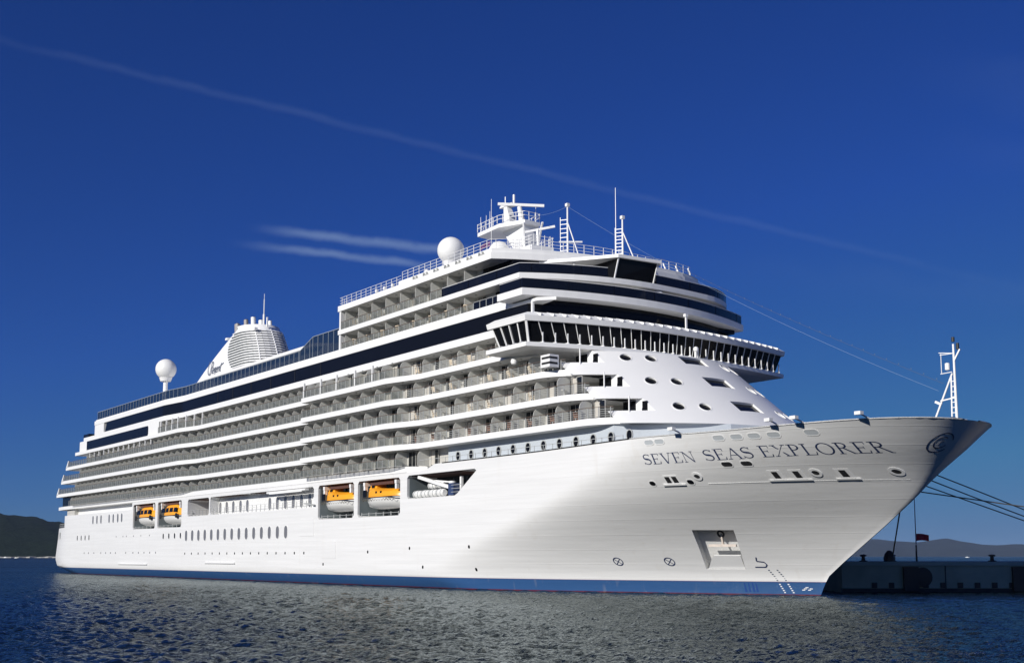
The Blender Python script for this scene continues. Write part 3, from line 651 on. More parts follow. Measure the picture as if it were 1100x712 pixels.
def lerp_path(pth, n):
    L_ = [0]
    for p, q in zip(pth, pth[1:]): L_.append(L_[-1]+math.hypot(q[0]-p[0], q[1]-p[1]))
    out = []
    for i in range(n):
        s_ = L_[-1]*i/(n-1); k = 0
        while k < len(L_)-2 and L_[k+1] < s_: k += 1
        t = (s_-L_[k])/(L_[k+1]-L_[k]); out.append((pth[k][0]+(pth[k+1][0]-pth[k][0])*t, pth[k][1]+(pth[k+1][1]-pth[k][1])*t))
    return out
side_t = [(177.7, -17.55), (183.68, -17.55)]; side_b = [(178.2, -16.8), (183.2, -16.8)]
for i in range(5):
    t = i/4; a = (side_t[0][0]+6.0*t, -17.56); b_ = (178.25+4.95*t, -16.8)
    part('window_mullion', MB().bar((b_[0], b_[1]-.03, 25.56), (a[0], a[1]+.02, 27.74), .14 if i < 4 else .24, .14 if i < 4 else .24), WHITE)
for i in range(1, 29):
    y = -17.5+38*i/29; yb = y*.957
    a = (bx_(y)+.02, y); b_ = (bx_(yb)-.75+.03, yb+.35)
    part('window_mullion', MB().bar((b_[0], b_[1], 25.56), (a[0], a[1]-.15, 27.74), .065, .08), WHITE)
    rb = MB().bar((bx_(y)-.2-.6, y, 28.78), (bx_(y)+.4, y, 28.42), .16, .22); part('visor_rib', rb, WHITE)
    l_ = MB().bar((bx_(y)-.2-.6, y+.4, 25.62), (bx_(y)+.2, y+.4, 25.62), .12, .12); l_.box(bx_(y), bx_(y)+.1, y+.35, y+.45, 25.5, 26.65); part('ledge_stanchion', l_, WHITE)
for i in range(4): part('ledge_stanchion', MB().bar((179.3+i*1.2, -16.7, 25.62), (179.3+i*1.2, -17.75, 25.62), .12, .12), WHITE)
cm = MB().lathe([(.02, -.32), (.24, -.22), (.32, 0), (.24, .22), (.02, .32)], (187.5, 3.2, 26.4), 14); cm.box(187.35, 187.6, 3.1, 3.3, 25.5, 26.2); part('searchlight', cm, WHITE, 40)
sl = MB(); sl.box(186.0, 186.15, 3.1, 3.3, 28.7, 30.4); sl.box(185.85, 186.2, 3.0, 3.4, 30.3, 30.62); part('camera_post', sl, WHITE)
dv = MB().box(183.3, 184.6, -1.6, .6, 31.6, 32.9); dv.lathe([(.35, 0), (.6, .3), (.35, .6)], (184.0, .9, 32.7), 12); part('deck_locker', dv, WHITE, 40)
# wing underside equipment
wd = MB().lathe([(.02, -.38), (.28, -.27), (.38, 0), (.28, .27), (.02, .38)], (179.4, -15.9, 24.2), 14); part('wing_lamp', wd, WHITE, 40)
# whaleback front with its windows
def wring(z):
    h = [p for p in wplan(z) if p[0] > wplan(z)[6][0]-.01]
    return [(x, y, z) for x, y in h]+[(x, -y, z) for x, y in h[::-1][1:]]
wbk = MB().loops([wring(z) for z in (16.4, 17.5, 18.7, 20, 21.2, 22.5, 23.8, 25.0)]); wo_ = wbk.build('whaleback', WHITE, SHIP)
cu = MB()
NRM = Vector((.61, 0, .79))
def wpt(y, z): return Vector((X0(z)-K*y*y, y, z))
def wnorm(y, z): return Vector((1, 2*K*y, 1.3)).normalized()
wins = []
for zc in (24.2, 21.3, 18.3):
    for s_ in (-1, 1):
        for yc in (5.6, 8.15):
            y = yc*s_; P_ = wpt(y, zc); n = wnorm(y, zc); a = Vector((0, 0, 1)).cross(n).normalized(); b_ = n.cross(a)
            rg = lambda d, r_=1: [tuple(P_+n*d+a*.62*r_*math.cos(t)+b_*.66*r_*math.sin(t)) for t in [2*math.pi*i/20 for i in range(20)]]
            cu.loops([rg(.5), rg(-.2)]); wins.append((rg(-.19), rg(-.15), 'round_window')); wins.append((rg(-.02, 1.14), rg(.03, 1.14), rg(.03), rg(-.02), 'rim'))
for zt in (25.0, 22.15, 19.2):
    pts_ = [(-1.75, zt), (1.75, zt), (1.75, zt-1.12), (-1.75, zt-1.12)]
    rg = lambda d: [(X0(z_)-K*y_*y_+d*.61, y_, z_+d*.79) for y_, z_ in pts_]
    if zt == 25.0: rg = lambda d: [(X0(z_)-K*y_*y_+d*.61, y_, z_+d*.79) for y_, z_ in [(-1.75, 24.8), (1.75, 24.8), (1.75, 23.85), (-1.75, 23.85)]]
    cu.loops([rg(.6), rg(-.28)]); wins.append((rg(-.27), rg(-.22), 'front_window'))
for zt, zb in ((25.3, 23.5), (22.0, 20.55), (19.15, 17.75)):
    for s_ in (-1, 1):
        xc = X0((zt+zb)/2)-K*110
        cu.loops([[(xc-14, s_*y_, z_), (X0(z_)-K*110+3+( .0), s_*y_, z_), (X0(z2)-K*110+3, s_*y_, z2), (xc-14, s_*y_, z2)] for z_, z2 in ((zb, zt),) for y_ in (18, 10.6)])
cut(wo_, cu)
for w_ in wins:
    if w_[-1] == 'rim':
        o = MB(); n_ = len(w_[0])
        for i in range(n_): j = (i+1) % n_; o.loops([[w_[0][i], w_[1][i], w_[2][i], w_[3][i]], [w_[0][j], w_[1][j], w_[2][j], w_[3][j]]])
        part('window_rim', o, WHITE)
    else: part(w_[2], MB().loops([w_[0], w_[1]]), DARKG)
# inside the corner openings: dark doors, ceiling shade and a post
for zt, zb in ((24.9, 22.7), (22.0, 19.85), (19.15, 17.1)):
    xc = X0((zt+zb)/2)-K*110
    part('corner_door', MB().box(xc-4.2, xc-2.4, -10.68, -10.60, zb+.7, zt-.15), DARKG); part('corner_door', MB().box(xc-1.4, xc-.7, -10.68, -10.6, zb+.8, zt-.3), DARKG)
    part('corner_post', MB().tube((xc-1.0, -12.8, zb), (xc-1.0, -12.8, zt), .07, n=8), WHITE)
# mooring deck recess under the whaleback, with portholes
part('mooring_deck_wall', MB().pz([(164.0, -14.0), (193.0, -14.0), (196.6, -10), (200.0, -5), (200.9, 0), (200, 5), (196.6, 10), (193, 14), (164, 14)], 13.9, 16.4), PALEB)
for k in range(12):
    x = 166.1+k*2.66; o = part('recess_porthole', MB().py([(x+u, 15.15+v) for u, v in slot(.36, .48)], -14.04, -13.98), DARKG)
    r_ = MB(); q = slot(.46, .58); p = slot(.36, .48)
    for i in range(len(p)): j = (i+1) % len(p); r_.py([(x+q[i][0], 15.15+q[i][1]), (x+q[j][0], 15.15+q[j][1]), (x+p[j][0], 15.15+p[j][1]), (x+p[i][0], 15.15+p[i][1])], -14.08, -13.97)
    part('porthole_frame', r_, STEEL, parent=o)
mb = MB(); mb.strip([(160, -15.45), (196, -15.45)], 14.95, 15.0, .04)
for x in stretch(161, 196, 24): mb.box(x-.025, x+.025, -15.47, -15.43, 14.3, 15.0)
part('mooring_deck_rail', mb, STEEL)
# striped square vent on the upper balcony corner
vb = MB().box(184.0, 185.5, -15.9, -14.7, 22.9, 24.2); o = part('vent_box', vb, WHITE)
for z in (23.2, 23.75): part('vent_slot', MB().box(184.2, 185.52, -15.93, -14.9, z, z+.22), BLACK, parent=o)

# ------------------------------------------------------------------ balconies
cab = []
def cabins(z0, z1, xa, xb, step_aft=2.75, step_fwd=3.75, xs=135):
    x = xa
    while x < xb:
        cab.append((x, z0, z1, step_aft if x < xs else step_fwd)); x += step_aft if x < xs else step_fwd
for z0, z1, xa, xb in ((14.4, 16.4, 21.3, 163), (17.05, 19.15, 24, 190), (19.8, 22.0, 27, 187), (22.65, 24.75, 31.5, 183), (25.4, 27.5, 74.2, 177)): cabins(z0, z1, xa, xb)
for z0, z1, xb in ((31.3, 33.3, 172), (33.9, 36.5, 170)):
    x = 140.4
    while x < xb: cab.append((x, z0, z1, 3.55)); x += 3.55
def outer(z0): return (lambda x: 15.5) if z0 > 30 else (lambda x: hbx(BUMP, x))
def depth(z0): return 2.1 if z0 > 30 else 2.0
cab.sort(key=lambda c_: (CAM-Vector((c_[0], -15.5, c_[1]))).length)
mbp, mbd_, mbf = MB(), MB(), MB(); rnd = random.Random(11)
for i, (x, z0, z1, st_) in enumerate(cab):
    yo = outer(z0)(x)-.35; yi = outer(z0)(x)-depth(z0); zt = z1-.12 if z0 < 30 else z1-.02; r_ = .75 if z0 < 30 else .45
    poly = [(-yi+.02, z0), (-yo, z0), (-yo, zt-r_)]+[(-yo+r_-r_*math.cos(t), zt-r_+r_*math.sin(t)) for t in stretch(.3, math.pi/2, 5)]+[(-yi+.02, zt)]
    ringp = lambda xx: [(xx, y, z) for y, z in poly]
    tgt = MB() if i < 100 else mbp; tgt.loops([ringp(x-.03), ringp(x+.03)])
    if i < 100: part('balcony_partition', tgt, PARTG)
    dw = 1.35 if st_ < 3 else 1.6; off = .35 if st_ < 3 else .45
    a = x+off; hz = min(2.0, z1-z0-.15)
    tg = MB() if i < 100 else mbd_
    tg.box(a, a+dw, -yi-.03, -yi+.01, z0+.03, z0+hz)
    if i < 100:
        o = part('balcony_door', tg, DOORG); fr = MB()
        for u in (a-.05, a+dw/2-.03, a+dw-.01): fr.box(u, u+.06, -yi-.06, -yi, z0+.02, z0+hz)
        fr.box(a-.05, a+dw+.05, -yi-.06, -yi, z0+hz, z0+hz+.06); part('door_frame', fr, WALL, parent=o)
        if rnd.random() < .55: part('curtain', MB().box(a+.08, a+dw*rnd.uniform(.3, .6), -yi-.034, -yi-.031, z0+.1, z0+hz-.05), mat('curtain_cloth', (.5, .47, .42), .9) if 'curtain_cloth' not in bpy.data.materials else bpy.data.materials['curtain_cloth'], parent=o)
tag(part('balcony_partition', mbp, PARTG), kind='stuff'); tag(part('balcony_door', mbd_, DOORG), kind='stuff')
# ceiling lamps and posts between balconies
lm = 0
for (x, z0, z1, st_) in cab[:70]:
    yo = outer(z0)(x); part('ceiling_lamp', MB().box(x+1.4, x+1.6, -yo+.9, -yo+1.1, z1-.06, z1-.005), STEEL)
def railing(pth, z, h=1.08, glass=RAILG, top=TEAK, bars=False, post=1.25, pm=STEEL):
    mb = MB(); 
    for x, y, dx, dy in along(pth, post): mb.box(x-.035, x+.035, y-.035, y+.035, z, z+h-.05)
    if not bars: mb.strip(pth, z+.05, z+.09, .04)
    if bars:
        for k in range(1, 5): mb.strip(pth, z+h*k/5.2, z+h*k/5.2+.035, .03)
    o = part('balcony_railing', mb, pm)
    tp = MB().strip(pth, z+h-.03, z+h+.02, .07); part('handrail', tp, top, parent=o)
    if glass: part('glass_panel', MB().strip(pth, z+.08, z+h-.06, .02), glass, parent=o)
def sidepath(z0, xa, xb, d=.12):
    if z0 and xb > 180:
        h = wplan(z0, d); h = [p for p in h if p[0] <= h[6][0]+.1]
        return [(xa, -hbx(BUMP, xa)+d)]+[(x, -y+d) for x, y in BUMP[1:] if xa < x < h[0][0]]+h
    return [(x, -(y-d)) for x, y in [(xa, hbx(BUMP, xa))]+[(x, y) for x, y in BUMP[1:] if xa < x < xb]+[(xb, hbx(BUMP, xb))]]
railing(sidepath(0, 21, 157), 14.4, 1.02)
for z0, xa, xm, xb in ((17.05, 13.9, 157, 191.0), (19.8, 17, 157, 187.4), (22.65, 20.1, 157, 183.4), (25.4, 73.8, 157, 178.2)):
    railing(sidepath(0, xa, xm), z0); railing(sidepath(z0 if z0 < 25 else 0, xm, xb), z0, bars=True, glass=None)
    if z0 < 25: railing([(xa-1.8, 15.0), (xa-1.8, -16.4)], z0, 1.05)
railing([(139.5, -15.2), (170.8, -15.2)], 31.05, 1.1)
railing([(139.5, -15.35), (164.3, -15.35)], 33.9, 1.1)
railing([(170.8, -15.2), (177.4, -15.2)], 31.05, 1.15, DKRG, STEEL)
rp = stb(164.3, FLAT, 184.6, .02, .15, 14.5, kp=.006)
railing([q for q in rp if q[1] < -5.3], 33.9, 1.1, DKRG, WHITE, post=5.5, pm=DARKG); railing([q for q in rp if q[1] > .2], 33.9, 1.1, DKRG, WHITE, post=5.5, pm=DARKG)
railing([(177.9, -15), (177.9, -16.7)]+stb(177.9, [(0, 16.9), (10, 16.9)], 185.6, .012, .15, 16.6)[1:], 31.6, 1.1, DKRG, WHITE, post=5.5, pm=DARKG)
# white posts dividing the balconies under the upper fascia
for x in [75, 77.7, 80.5, 83.2, 86, 88.6, 91.5]+[131.5, 136.5, 141, 146, 150.5]: part('balcony_post', MB().box(x-.12, x+.12, -hbx(BUMP, x)+.1, -hbx(BUMP, x)+.32, 25.4, 27.5), WHITE)
for x in [34, 37, 40, 43, 46, 49, 52, 55, 58, 61, 64, 67, 70]: part('balcony_post', MB().box(x-.1, x+.1, -16.45, -16.25, 22.65, 24.75), WHITE)
# roof rails
def openrail(pth, z, h, post=1.3, n=3):
    mb = MB()
    for x, y, dx, dy in along(pth, post): mb.box(x-.028, x+.028, y-.028, y+.028, z, z+h)
    for k in range(n): mb.strip(pth, z+h*(k+1)/n-.025, z+h*(k+1)/n+.01, .035)
    part('roof_rail', mb, WHITE)
openrail([(139.1, 14), (139.1, -15.3), (155, -15.3)], 37.25, 1.15)
openrail(stb(155, FLAT, 179.2, .02, .25, 12, kp=.002), 37.75, 1.1)
mb = MB()
for x in (149, 151, 153): mb.box(x, x+.4, -15.55, -15.3, 37.3, 37.7)
part('roof_locker', mb, WHITE)
for x in stretch(158, 172, 7):
    mb = MB().box(x, x+1.2, -15.5, -15.36, 37.3, 37.36); mb.box(x+.2, x+.35, -15.6, -15.36, 37.35, 37.6); mb.box(x+.8, x+1.0, -15.56, -15.36, 37.42, 37.6); part('coaming_bracket', mb, STEEL)
# glazed box at the front of the roof
gb = MB().loops([[(174, -5.2, 33.95), (183.5, -5.2, 33.95), (184.0, .1, 33.95), (174, .1, 33.95)], [(174, -4.9, 36.25), (183.85, -4.85, 36.25), (184.5, .4, 36.25), (174, .4, 36.25)]]); gbx = part('glazed_lounge', gb, DARKG)
part('lounge_frame', MB().bar((183.55, -5.22, 33.95), (183.9, -4.87, 36.3), .13, .13), WHITE, parent=gbx); part('lounge_frame', MB().bar((184.05, .12, 33.95), (184.55, .42, 36.3), .13, .13), WHITE, parent=gbx)
LR = [(168, -11), (176.4, -10.6), (179.5, -8.2), (184.15, -5.15), (184.85, .65), (181, 3.2), (168, 6.5)]
part('lounge_roof', MB().pz(LR, 36.26, 36.62), WHITE, parent=gbx)
part('lounge_post', MB().bar((179.5, -7.6, 33.9), (179.5, -7.6, 36.5), .12, .12), WHITE)
for k in range(4):
    y = 6.0+k*2.1; mb = MB().path([(177.4, y, 37.3), (177.9, y, 38.1), (177.5, y, 38.9)], .09); part('curved_fin', mb, WHITE)
part('roof_locker', MB().box(175.0, 176.0, 13.2, 14.4, 37.3, 38.4), WHITE)
# ------------------------------------------------------------------ funnel
def fun_ring(z):
    t = (z-31.3)/(45.6-31.3)
    xa = 50.5+24.5*max(0, (z-33)/12.6)**1.35 if z > 33 else 50.5      # raked after edge
    xf = 88.5-5.5*max(0, (z-34)/11.6)**1.6 if z > 34 else 88.5
    w_ = 5.0-1.1*t; pts = []
    for a in stretch(-math.pi/2, math.pi/2, 15): pts.append((xf-w_*1.25+w_*1.25*math.cos(a), w_*math.sin(a), z))
    pts += [(xa+4.5, w_*.97, z), (xa+1.6, w_*.74, z), (xa, w_*.25, z), (xa, -w_*.25, z), (xa+1.6, -w_*.74, z), (xa+4.5, -w_*.97, z)]
    return pts
zs = [31.3, 33, 35, 37, 39, 41, 42.5, 44, 45, 45.6]
F_ = part('funnel', MB().loops([fun_ring(z) for z in zs]), WHITE, 35)
def louvre_span(z):      # the round grille: which z it covers and how far aft it reaches
    t = (z-40.2)/4.7
    return 9.2*math.sqrt(max(0, 1-t*t))
gr = MB(); k = 0
for z in [36.0+.5*i for i in range(17)]:
    rg_ = fun_ring(z); half = louvre_span(z)
    if half < .5: continue
    # dark slot between two white slats following the rounded forward face
    arc = [(x, y) for x, y, _ in rg_[:15]]; side = [(arc[0][0]-max(0, half-3.2), arc[0][1]+.0)]
    pth = side+arc+[(side[0][0], -side[0][1])]
    sl = MB()
    out = [(x, y) for x, y in pth]
    for (x0, y0), (x1, y1) in zip(out, out[1:]):
        dx, dy = x1-x0, y1-y0; l = math.hypot(dx, dy)
        if l < .01: continue
        nx, ny = dy/l, -dx/l
        sl.loops([[(x0+nx*.02, y0+ny*.02, z), (x1+nx*.02, y1+ny*.02, z), (x1-nx*.1, y1-ny*.1, z), (x0-nx*.1, y0-ny*.1, z)],
                  [(x0+nx*.02, y0+ny*.02, z+.19), (x1+nx*.02, y1+ny*.02, z+.19), (x1-nx*.1, y1-ny*.1, z+.19), (x0-nx*.1, y0-ny*.1, z+.19)]])
    part('louvre_gap', sl, BAYG, parent=F_)
    wl = MB()
    for (x0, y0), (x1, y1) in zip(out, out[1:]):
        dx, dy = x1-x0, y1-y0; l = math.hypot(dx, dy)
        if l < .01: continue
        nx, ny = dy/l, -dx/l
        wl.loops([[(x0+nx*.28, y0+ny*.28, z+.19), (x1+nx*.28, y1+ny*.28, z+.19), (x1, y1, z+.27), (x0, y0, z+.27)], [(x0+nx*.28, y0+ny*.28, z+.27), (x1+nx*.28, y1+ny*.28, z+.27), (x1, y1, z+.5), (x0, y0, z+.5)]])
    part('louvre_slat', wl, WHITE, parent=F_)
for a in (-.55, .1, .75):
    pts = []
    for z in stretch(36.2, 44.6, 8):
        rg_ = fun_ring(z); i = min(13, max(0, int((a+math.pi/2)/math.pi*14))); pts.append((rg_[i][0]+.3*math.cos(a), rg_[i][1]+.3*math.sin(a), z))
    part('grille_rib', MB().path(pts, .11), WHITE, parent=F_)
for i, (x, y, r_, h) in enumerate(((72.9, -1.6, .55, 1.9), (75.0, .9, .42, 2.0), (76.6, -1.5, .42, 2.2), (78.2, .8, .5, 2.1), (79.6, -1.4, .45, 2.2), (81.0, 1.3, .35, 1.5), (74.3, -2.2, .3, 1.7))):
    o = part('exhaust_pipe', MB().tube((x, y, 45.4), (x-.15, y, 45.5+h*.85), r_, n=14), EXH if i in (0, 2, 6) else WHITE, 40, F_)
    part('pipe_mouth', MB().tube((x-.15, y, 45.5+h*.85), (x-.16, y, 45.56+h*.85), r_*.85, n=14), BLACK, None, F_)
fm = MB().tube((82.3, -.6, 45.4), (82.3, -.6, 47.6), .2, n=8); fm.tube((82.3, -.6, 47.5), (82.3, -.6, 50.4), .09, n=6); fm.tube((82.3, -.6, 50.3), (82.3, -.6, 51.4), .045, n=6); part('funnel_post', MB().box(83.6, 83.9, -.7, -.5, 45, 46.8), WHITE, None, F_); part('funnel_mast', fm, WHITE, None, F_)
part('funnel_lamp', MB().box(83.3, 84.2, -3.2, -2.6, 44.2, 44.6), WHITE, None, F_); part('funnel_lamp', MB().box(70.2, 71.2, -2.9, -2.3, 44.3, 44.7), WHITE, None, F_)
SCRIPT = (66.6, 38.0, 1.5)
# flowing script on the funnel side, drawn with a pen of varying width
def pen(mb, pts, w_, y):
    for (x0, z0), (x1, z1) in zip(pts, pts[1:]):
        l = math.hypot(x1-x0, z1-z0)
        if l < 1e-4: continue
        nx, nz_ = -(z1-z0)/l*w_/2, (x1-x0)/l*w_/2
        yy = lambda z: -(5.0-1.1*(z-31.3)/14.3)-.02
        mb.loops([[(x0+nx, yy(z0+nz_), z0+nz_), (x0-nx, yy(z0-nz_), z0-nz_), (x1-nx, yy(z1-nz_), z1-nz_), (x1+nx, yy(z1+nz_), z1+nz_)],
                  [(x0+nx, yy(z0+nz_)-.04, z0+nz_), (x0-nx, yy(z0-nz_)-.04, z0-nz_), (x1-nx, yy(z1-nz_)-.04, z1-nz_), (x1+nx, yy(z1+nz_)-.04, z1+nz_)]])
def sc_(pts, x, z, k): return [(x+(u+v*.25)*k, z+v*k) for u, v in pts]
arcp = lambda cx, cy, rx, ry, a0, a1, n=10: [(cx+rx*math.cos(a), cy+ry*math.sin(a)) for a in stretch(a0, a1, n)]
sx, sz, kk = SCRIPT
for strokes in ([arcp(.2, .9, .75, .95, 2.2, 5.2, 14), [(.35, 0), (.45, 1.5)], arcp(.55, 1.15, .42, .4, 2.2, -1.5), [(.55, .78), (1.0, 0)]],
                [arcp(1.35, .35, .22, .33, .2, 5.4, 12), [(1.15, .35), (1.56, .45)]], [arcp(1.85, .4, .22, .3, 0, 6.28, 12), [(2.07, .65), (2.0, -.3), (1.75, -.5), (1.55, -.3)]],
                [arcp(2.45, .35, .22, .33, .2, 5.4, 12), [(2.25, .35), (2.66, .45)]], [[(2.85, 0), (2.88, .65)], arcp(3.08, .42, .2, .24, 3.0, 0), [(3.28, .42), (3.3, 0)]], [[(3.6, 1.05), (3.55, .1), (3.8, 0)], [(3.35, .72), (4.3, .95)]]):
    mb = MB()
    for q in strokes: pen(mb, sc_(q, sx, sz, kk), .17, 0)
    part('script_letter', mb, GREYL, None, F_)
# ------------------------------------------------------------------ radomes
def radome(x, y, z, r_, base, name='radome'):
    m_ = MB().lathe([(r_*math.cos(a)+.001, r_*math.sin(a)) for a in stretch(-1.1, math.pi/2, 14)], (x, y, z), 28); o = part(name, m_, RADW, 60)
    pd = MB().lathe([(r_*.5, z-r_*1.2-z), (r_*.62, -r_*.85)], (x, y, z), 16); pd.tube((x, y, base), (x, y, z-r_*1.15), r_*.22, n=10); part('pedestal', pd, WHITE, 40, o)
    return o
radome(157.0, -9.2, 42.15, 1.72, 37.6); radome(56.0, -9.0, 40.0, 2.0, 33.3); radome(172.0, 4.0, 39.4, .6, 37.6)
part('radome', MB().lathe([(.02, -.4), (.35, -.25), (.42, 0), (.3, .3), (.02, .4)], (154.2, -11, 39.6), 12), RADW, 60)
for x in (43, 46, 48.5): part('deck_light', MB().box(x, x+.9, -12, -11.3, 32.7, 33.25), EXH)
# ------------------------------------------------------------------ radar mast
rmx, rmy = 160.0, .6
RM = part('radar_mast', MB().loops([[(rmx-.9, rmy-.9, 37.6), (rmx+.9, rmy-.9, 37.6), (rmx+.9, rmy+.9, 37.6), (rmx-.9, rmy+.9, 37.6)], [(rmx-.9, rmy-.9, 42.5), (rmx+.9, rmy-.9, 42.5), (rmx+.9, rmy+.9, 42.5), (rmx-.9, rmy+.9, 42.5)], [(rmx-3.4, rmy-1.3, 46.1), (rmx+1.1, rmy-1.2, 46.1), (rmx+1.1, rmy+1.2, 46.1), (rmx-3.4, rmy+1.3, 46.1)]]), WHITE)
part('mast_radome', MB().lathe([(1.45, -3.6), (1.5, -.9), (1.3, .2), (.8, .9), (.02, 1.15)], (157.8, -2.2, 43.2), 22), RADW, 50, RM)
PLT = [(152.6, -2.0), (158, -2.4), (161.6, -.9), (161.6, 1.6), (156, 2.4), (152.4, .4)]
part('mast_platform', MB().pz(PLT, 46.1, 46.6), WHITE, None, RM)
pr = MB(); loop = PLT+[PLT[0]]
for k in range(2): pr.strip(loop, 47.2+.5*k, 47.25+.5*k, .05)
for x, y, dx, dy in along(loop, 1.0): pr.box(x-.035, x+.035, y-.035, y+.035, 46.7, 47.8)
part('platform_rail', pr, WHITE, None, RM)
low = [(160.5, -2.6), (165, -2.4), (165.4, .8), (160.5, 1)]
part('mast_platform', MB().pz(low, 41.7, 42.35), WHITE, None, RM); pr = MB(); loop = low+[low[0]]
for k in range(3): pr.strip(loop, 42.7+.4*k, 42.75+.4*k, .05)
for x, y, dx, dy in along(loop, .8): pr.box(x-.035, x+.035, y-.035, y+.035, 42.3, 43.7)
part('platform_rail', pr, WHITE, None, RM)
part('mast_brace', MB().tube((rmx+1, rmy-1, 43.6), (162, -1.4, 46.0), .16), WHITE, None, RM); part('mast_brace', MB().tube((rmx+1, rmy+1, 43.2), (163.5, .5, 46.0), .16), WHITE, None, RM)
part('radar_post', MB().loops([[(157.4, -1.2, 46.6), (158.9, -1.2, 46.6), (158.9, .1, 46.6), (157.4, .1, 46.6)], [(157.0, -.9, 49.3), (157.7, -.9, 49.3), (157.7, -.2, 49.3), (157.0, -.2, 49.3)]]), WHITE, None, RM)
tp = MB().box(156.2, 158.9, -1.0, .1, 49.3, 49.5); tp.tube((158.6, -.4, 49.45), (158.6, -.4, 50.7), .16); tp.tube((156.7, -.4, 49.45), (156.7, -.4, 50.9), .07); tp.box(156.3, 156.9, -.9, -.2, 49.45, 50.0); part('radar_head', tp, WHITE, None, RM)
dsc = right; q = Vector((160.6, -1.0, 48.6))
part('radar_scanner', MB().bar(q-dsc*2.8+Vector((0, 0, .25)), q+dsc*3.2, .24, .34), WHITE, None, RM); part('scanner_drive', MB().tube((160.6, -.6, 46.7), (160.6, -1.0, 48.5), .42, .3, 10), WHITE, 40, RM)
q = Vector((164.4, -1, 44.7)); part('radar_scanner', MB().bar(q-dsc*1.6-Vector((0, 0, .45)), q+dsc*2.2+Vector((0, 0, .3)), .2, .28), WHITE, None, RM); part('scanner_drive', MB().tube((164.4, -.9, 42.3), (164.4, -1, 44.6), .2), WHITE, None, RM)
for (x, y, h) in ((152.9, -1.7, 2.2), (153.2, -.4, 3.2), (154.6, -2.0, 2.0), (156.2, -2.2, 1.4), (161.2, 1.2, 2.2)):
    if h: part('whip_aerial', MB().tube((x, y, 46.5), (x, y, 46.6+h), .05, .025), WHITE, None, RM)
part('signal_halyard', MB().tube((156.6, -2.6, 37.7), (156.6, -2.6, 50.2), .035, .025), WHITE, None, RM)
def flag_mesh(p, w_, h_, d, m_, name, amp=.12):
    p = Vector(p); d = Vector(d).normalized(); nrm_ = d.cross(Vector((0, 0, 1))).normalized(); mb = MB(); n = 10; A = []; B = []
    for i in range(n+1):
        t = i/n; o = p+d*w_*t+nrm_*amp*math.sin(t*7)*t**.5+Vector((0, 0, -.25*w_*t*t)); A.append(o); B.append(o-Vector((0, 0, h_*(1-.15*t))))
    for i in range(n): mb.loops([[tuple(A[i]), tuple(B[i]), tuple(B[i]+nrm_*.02), tuple(A[i]+nrm_*.02)], [tuple(A[i+1]), tuple(B[i+1]), tuple(B[i+1]+nrm_*.02), tuple(A[i+1]+nrm_*.02)]])
    return mb.build(name, m_)
tag(flag_mesh((156.5, -2.7, 44.6), 1.4, .75, (-.8, -.6, -.2), mat('dark_red_blue_cloth', (.10, .03, .12), .8), 'courtesy_flag'), 'small dark flag blowing below the radar mast platform', 'flag')
# ------------------------------------------------------------------ lattice masts on the roof
def lattice(x, y, z0, z1, name='aerial_mast', arm=None):
    o = part(name, MB().tube((x, y, z0), (x, y, z1), .12, .09, 8), WHITE)
    ld = MB(); a = Vector((-.75, -.45, 0))
    ld.tube((x+a.x, y+a.y, z0), (x+a.x, y+a.y, z0+(z1-z0)*.8), .045); 
    for k in range(9): z = z0+.4+k*(z1-z0)*.085; ld.bar((x, y, z), (x+a.x, y+a.y, z), .07, .07)
    part('ladder', ld, WHITE, None, o)
    part('mast_stay', MB().tube((x, y, z0+(z1-z0)*.7), (x+1.0, y+.9, z0), .07), WHITE, None, o)
    if arm: part('cross_arm', MB().tube(Vector((x, y, z0+arm))-right*1.0, Vector((x, y, z0+arm))+right*1.7, .1), WHITE, None, o)
    part('mast_light', MB().box(x-.2, x+.2, y-.2, y+.2, z1, z1+.35), WHITE, None, o)
    return o
lattice(176.2, -5.8, 37.7, 43.8, arm=1.9); lattice(180.3, -1.0, 37.3, 42.2)
part('whip_aerial', MB().tube((179.6, -1.4, 37.3), (179.6, -1.4, 46.0), .05, .03), WHITE)
part('whip_aerial', MB().tube((177.0, 1.4, 37.6), (177.0, 1.4, 39.7), .04, .03), WHITE)
for x, y in ((166, -11), (170, -8), (173.5, -8.5), (174.6, -4), (177.2, -1)):
    part('roof_locker', MB().box(x, x+.7, y, y+.7, 37.3, 38.5), STEEL)
# ------------------------------------------------------------------ foremast at the bow
fx = 221.1; z0 = 14.85
FM = part('foremast', MB().tube((fx, 0, z0), (fx-.05, 0, 21.7), .125, .09, 10), WHITE, 40)
part('mast_leg', MB().tube((218.9, -.2, z0), (fx-.25, 0, 19.2), .085), WHITE, None, FM)
ld = MB(); ld.tube((220.7, -.1, z0), (220.8, -.1, 19.0), .07)
for k in range(8): ld.bar((220.7, -.1, z0+.5+k*.45), (fx, 0, z0+.5+k*.45), .06, .06)
part('ladder', ld, WHITE, None, FM)
part('mast_spreader', MB().bar((219.75, -.2, 16.9), (fx, 0, 17.1), .1, .1), WHITE, None, FM)
cg = MB(); cg.bar((219.9, -.1, 19.3), (219.9, -.1, 21.0), .05, .05); cg.bar((219.7, -.1, 21.1), (fx, 0, 20.9), .07, .06); cg.bar((219.8, -.1, 19.25), (220.9, -.1, 19.3), .06, .06); cg.bar((219.8, -.1, 20.9), (220.9, 0, 20.9), .06, .06); cg.lathe([(.02, -.35), (.2, -.28), (.2, .28), (.02, .35)], (220.5, -.15, 19.8), 12); part('mast_cage', cg, WHITE, None, FM)
part('mast_light', MB().tube((fx-.05, 0, 21.9), (fx-.05, 0, 22.3), .14, n=8), BLACK, None, FM); part('mast_light', MB().tube((fx+.3, .1, 21.2), (fx+.3, .1, 21.75), .13, n=8), BLACK, None, FM)
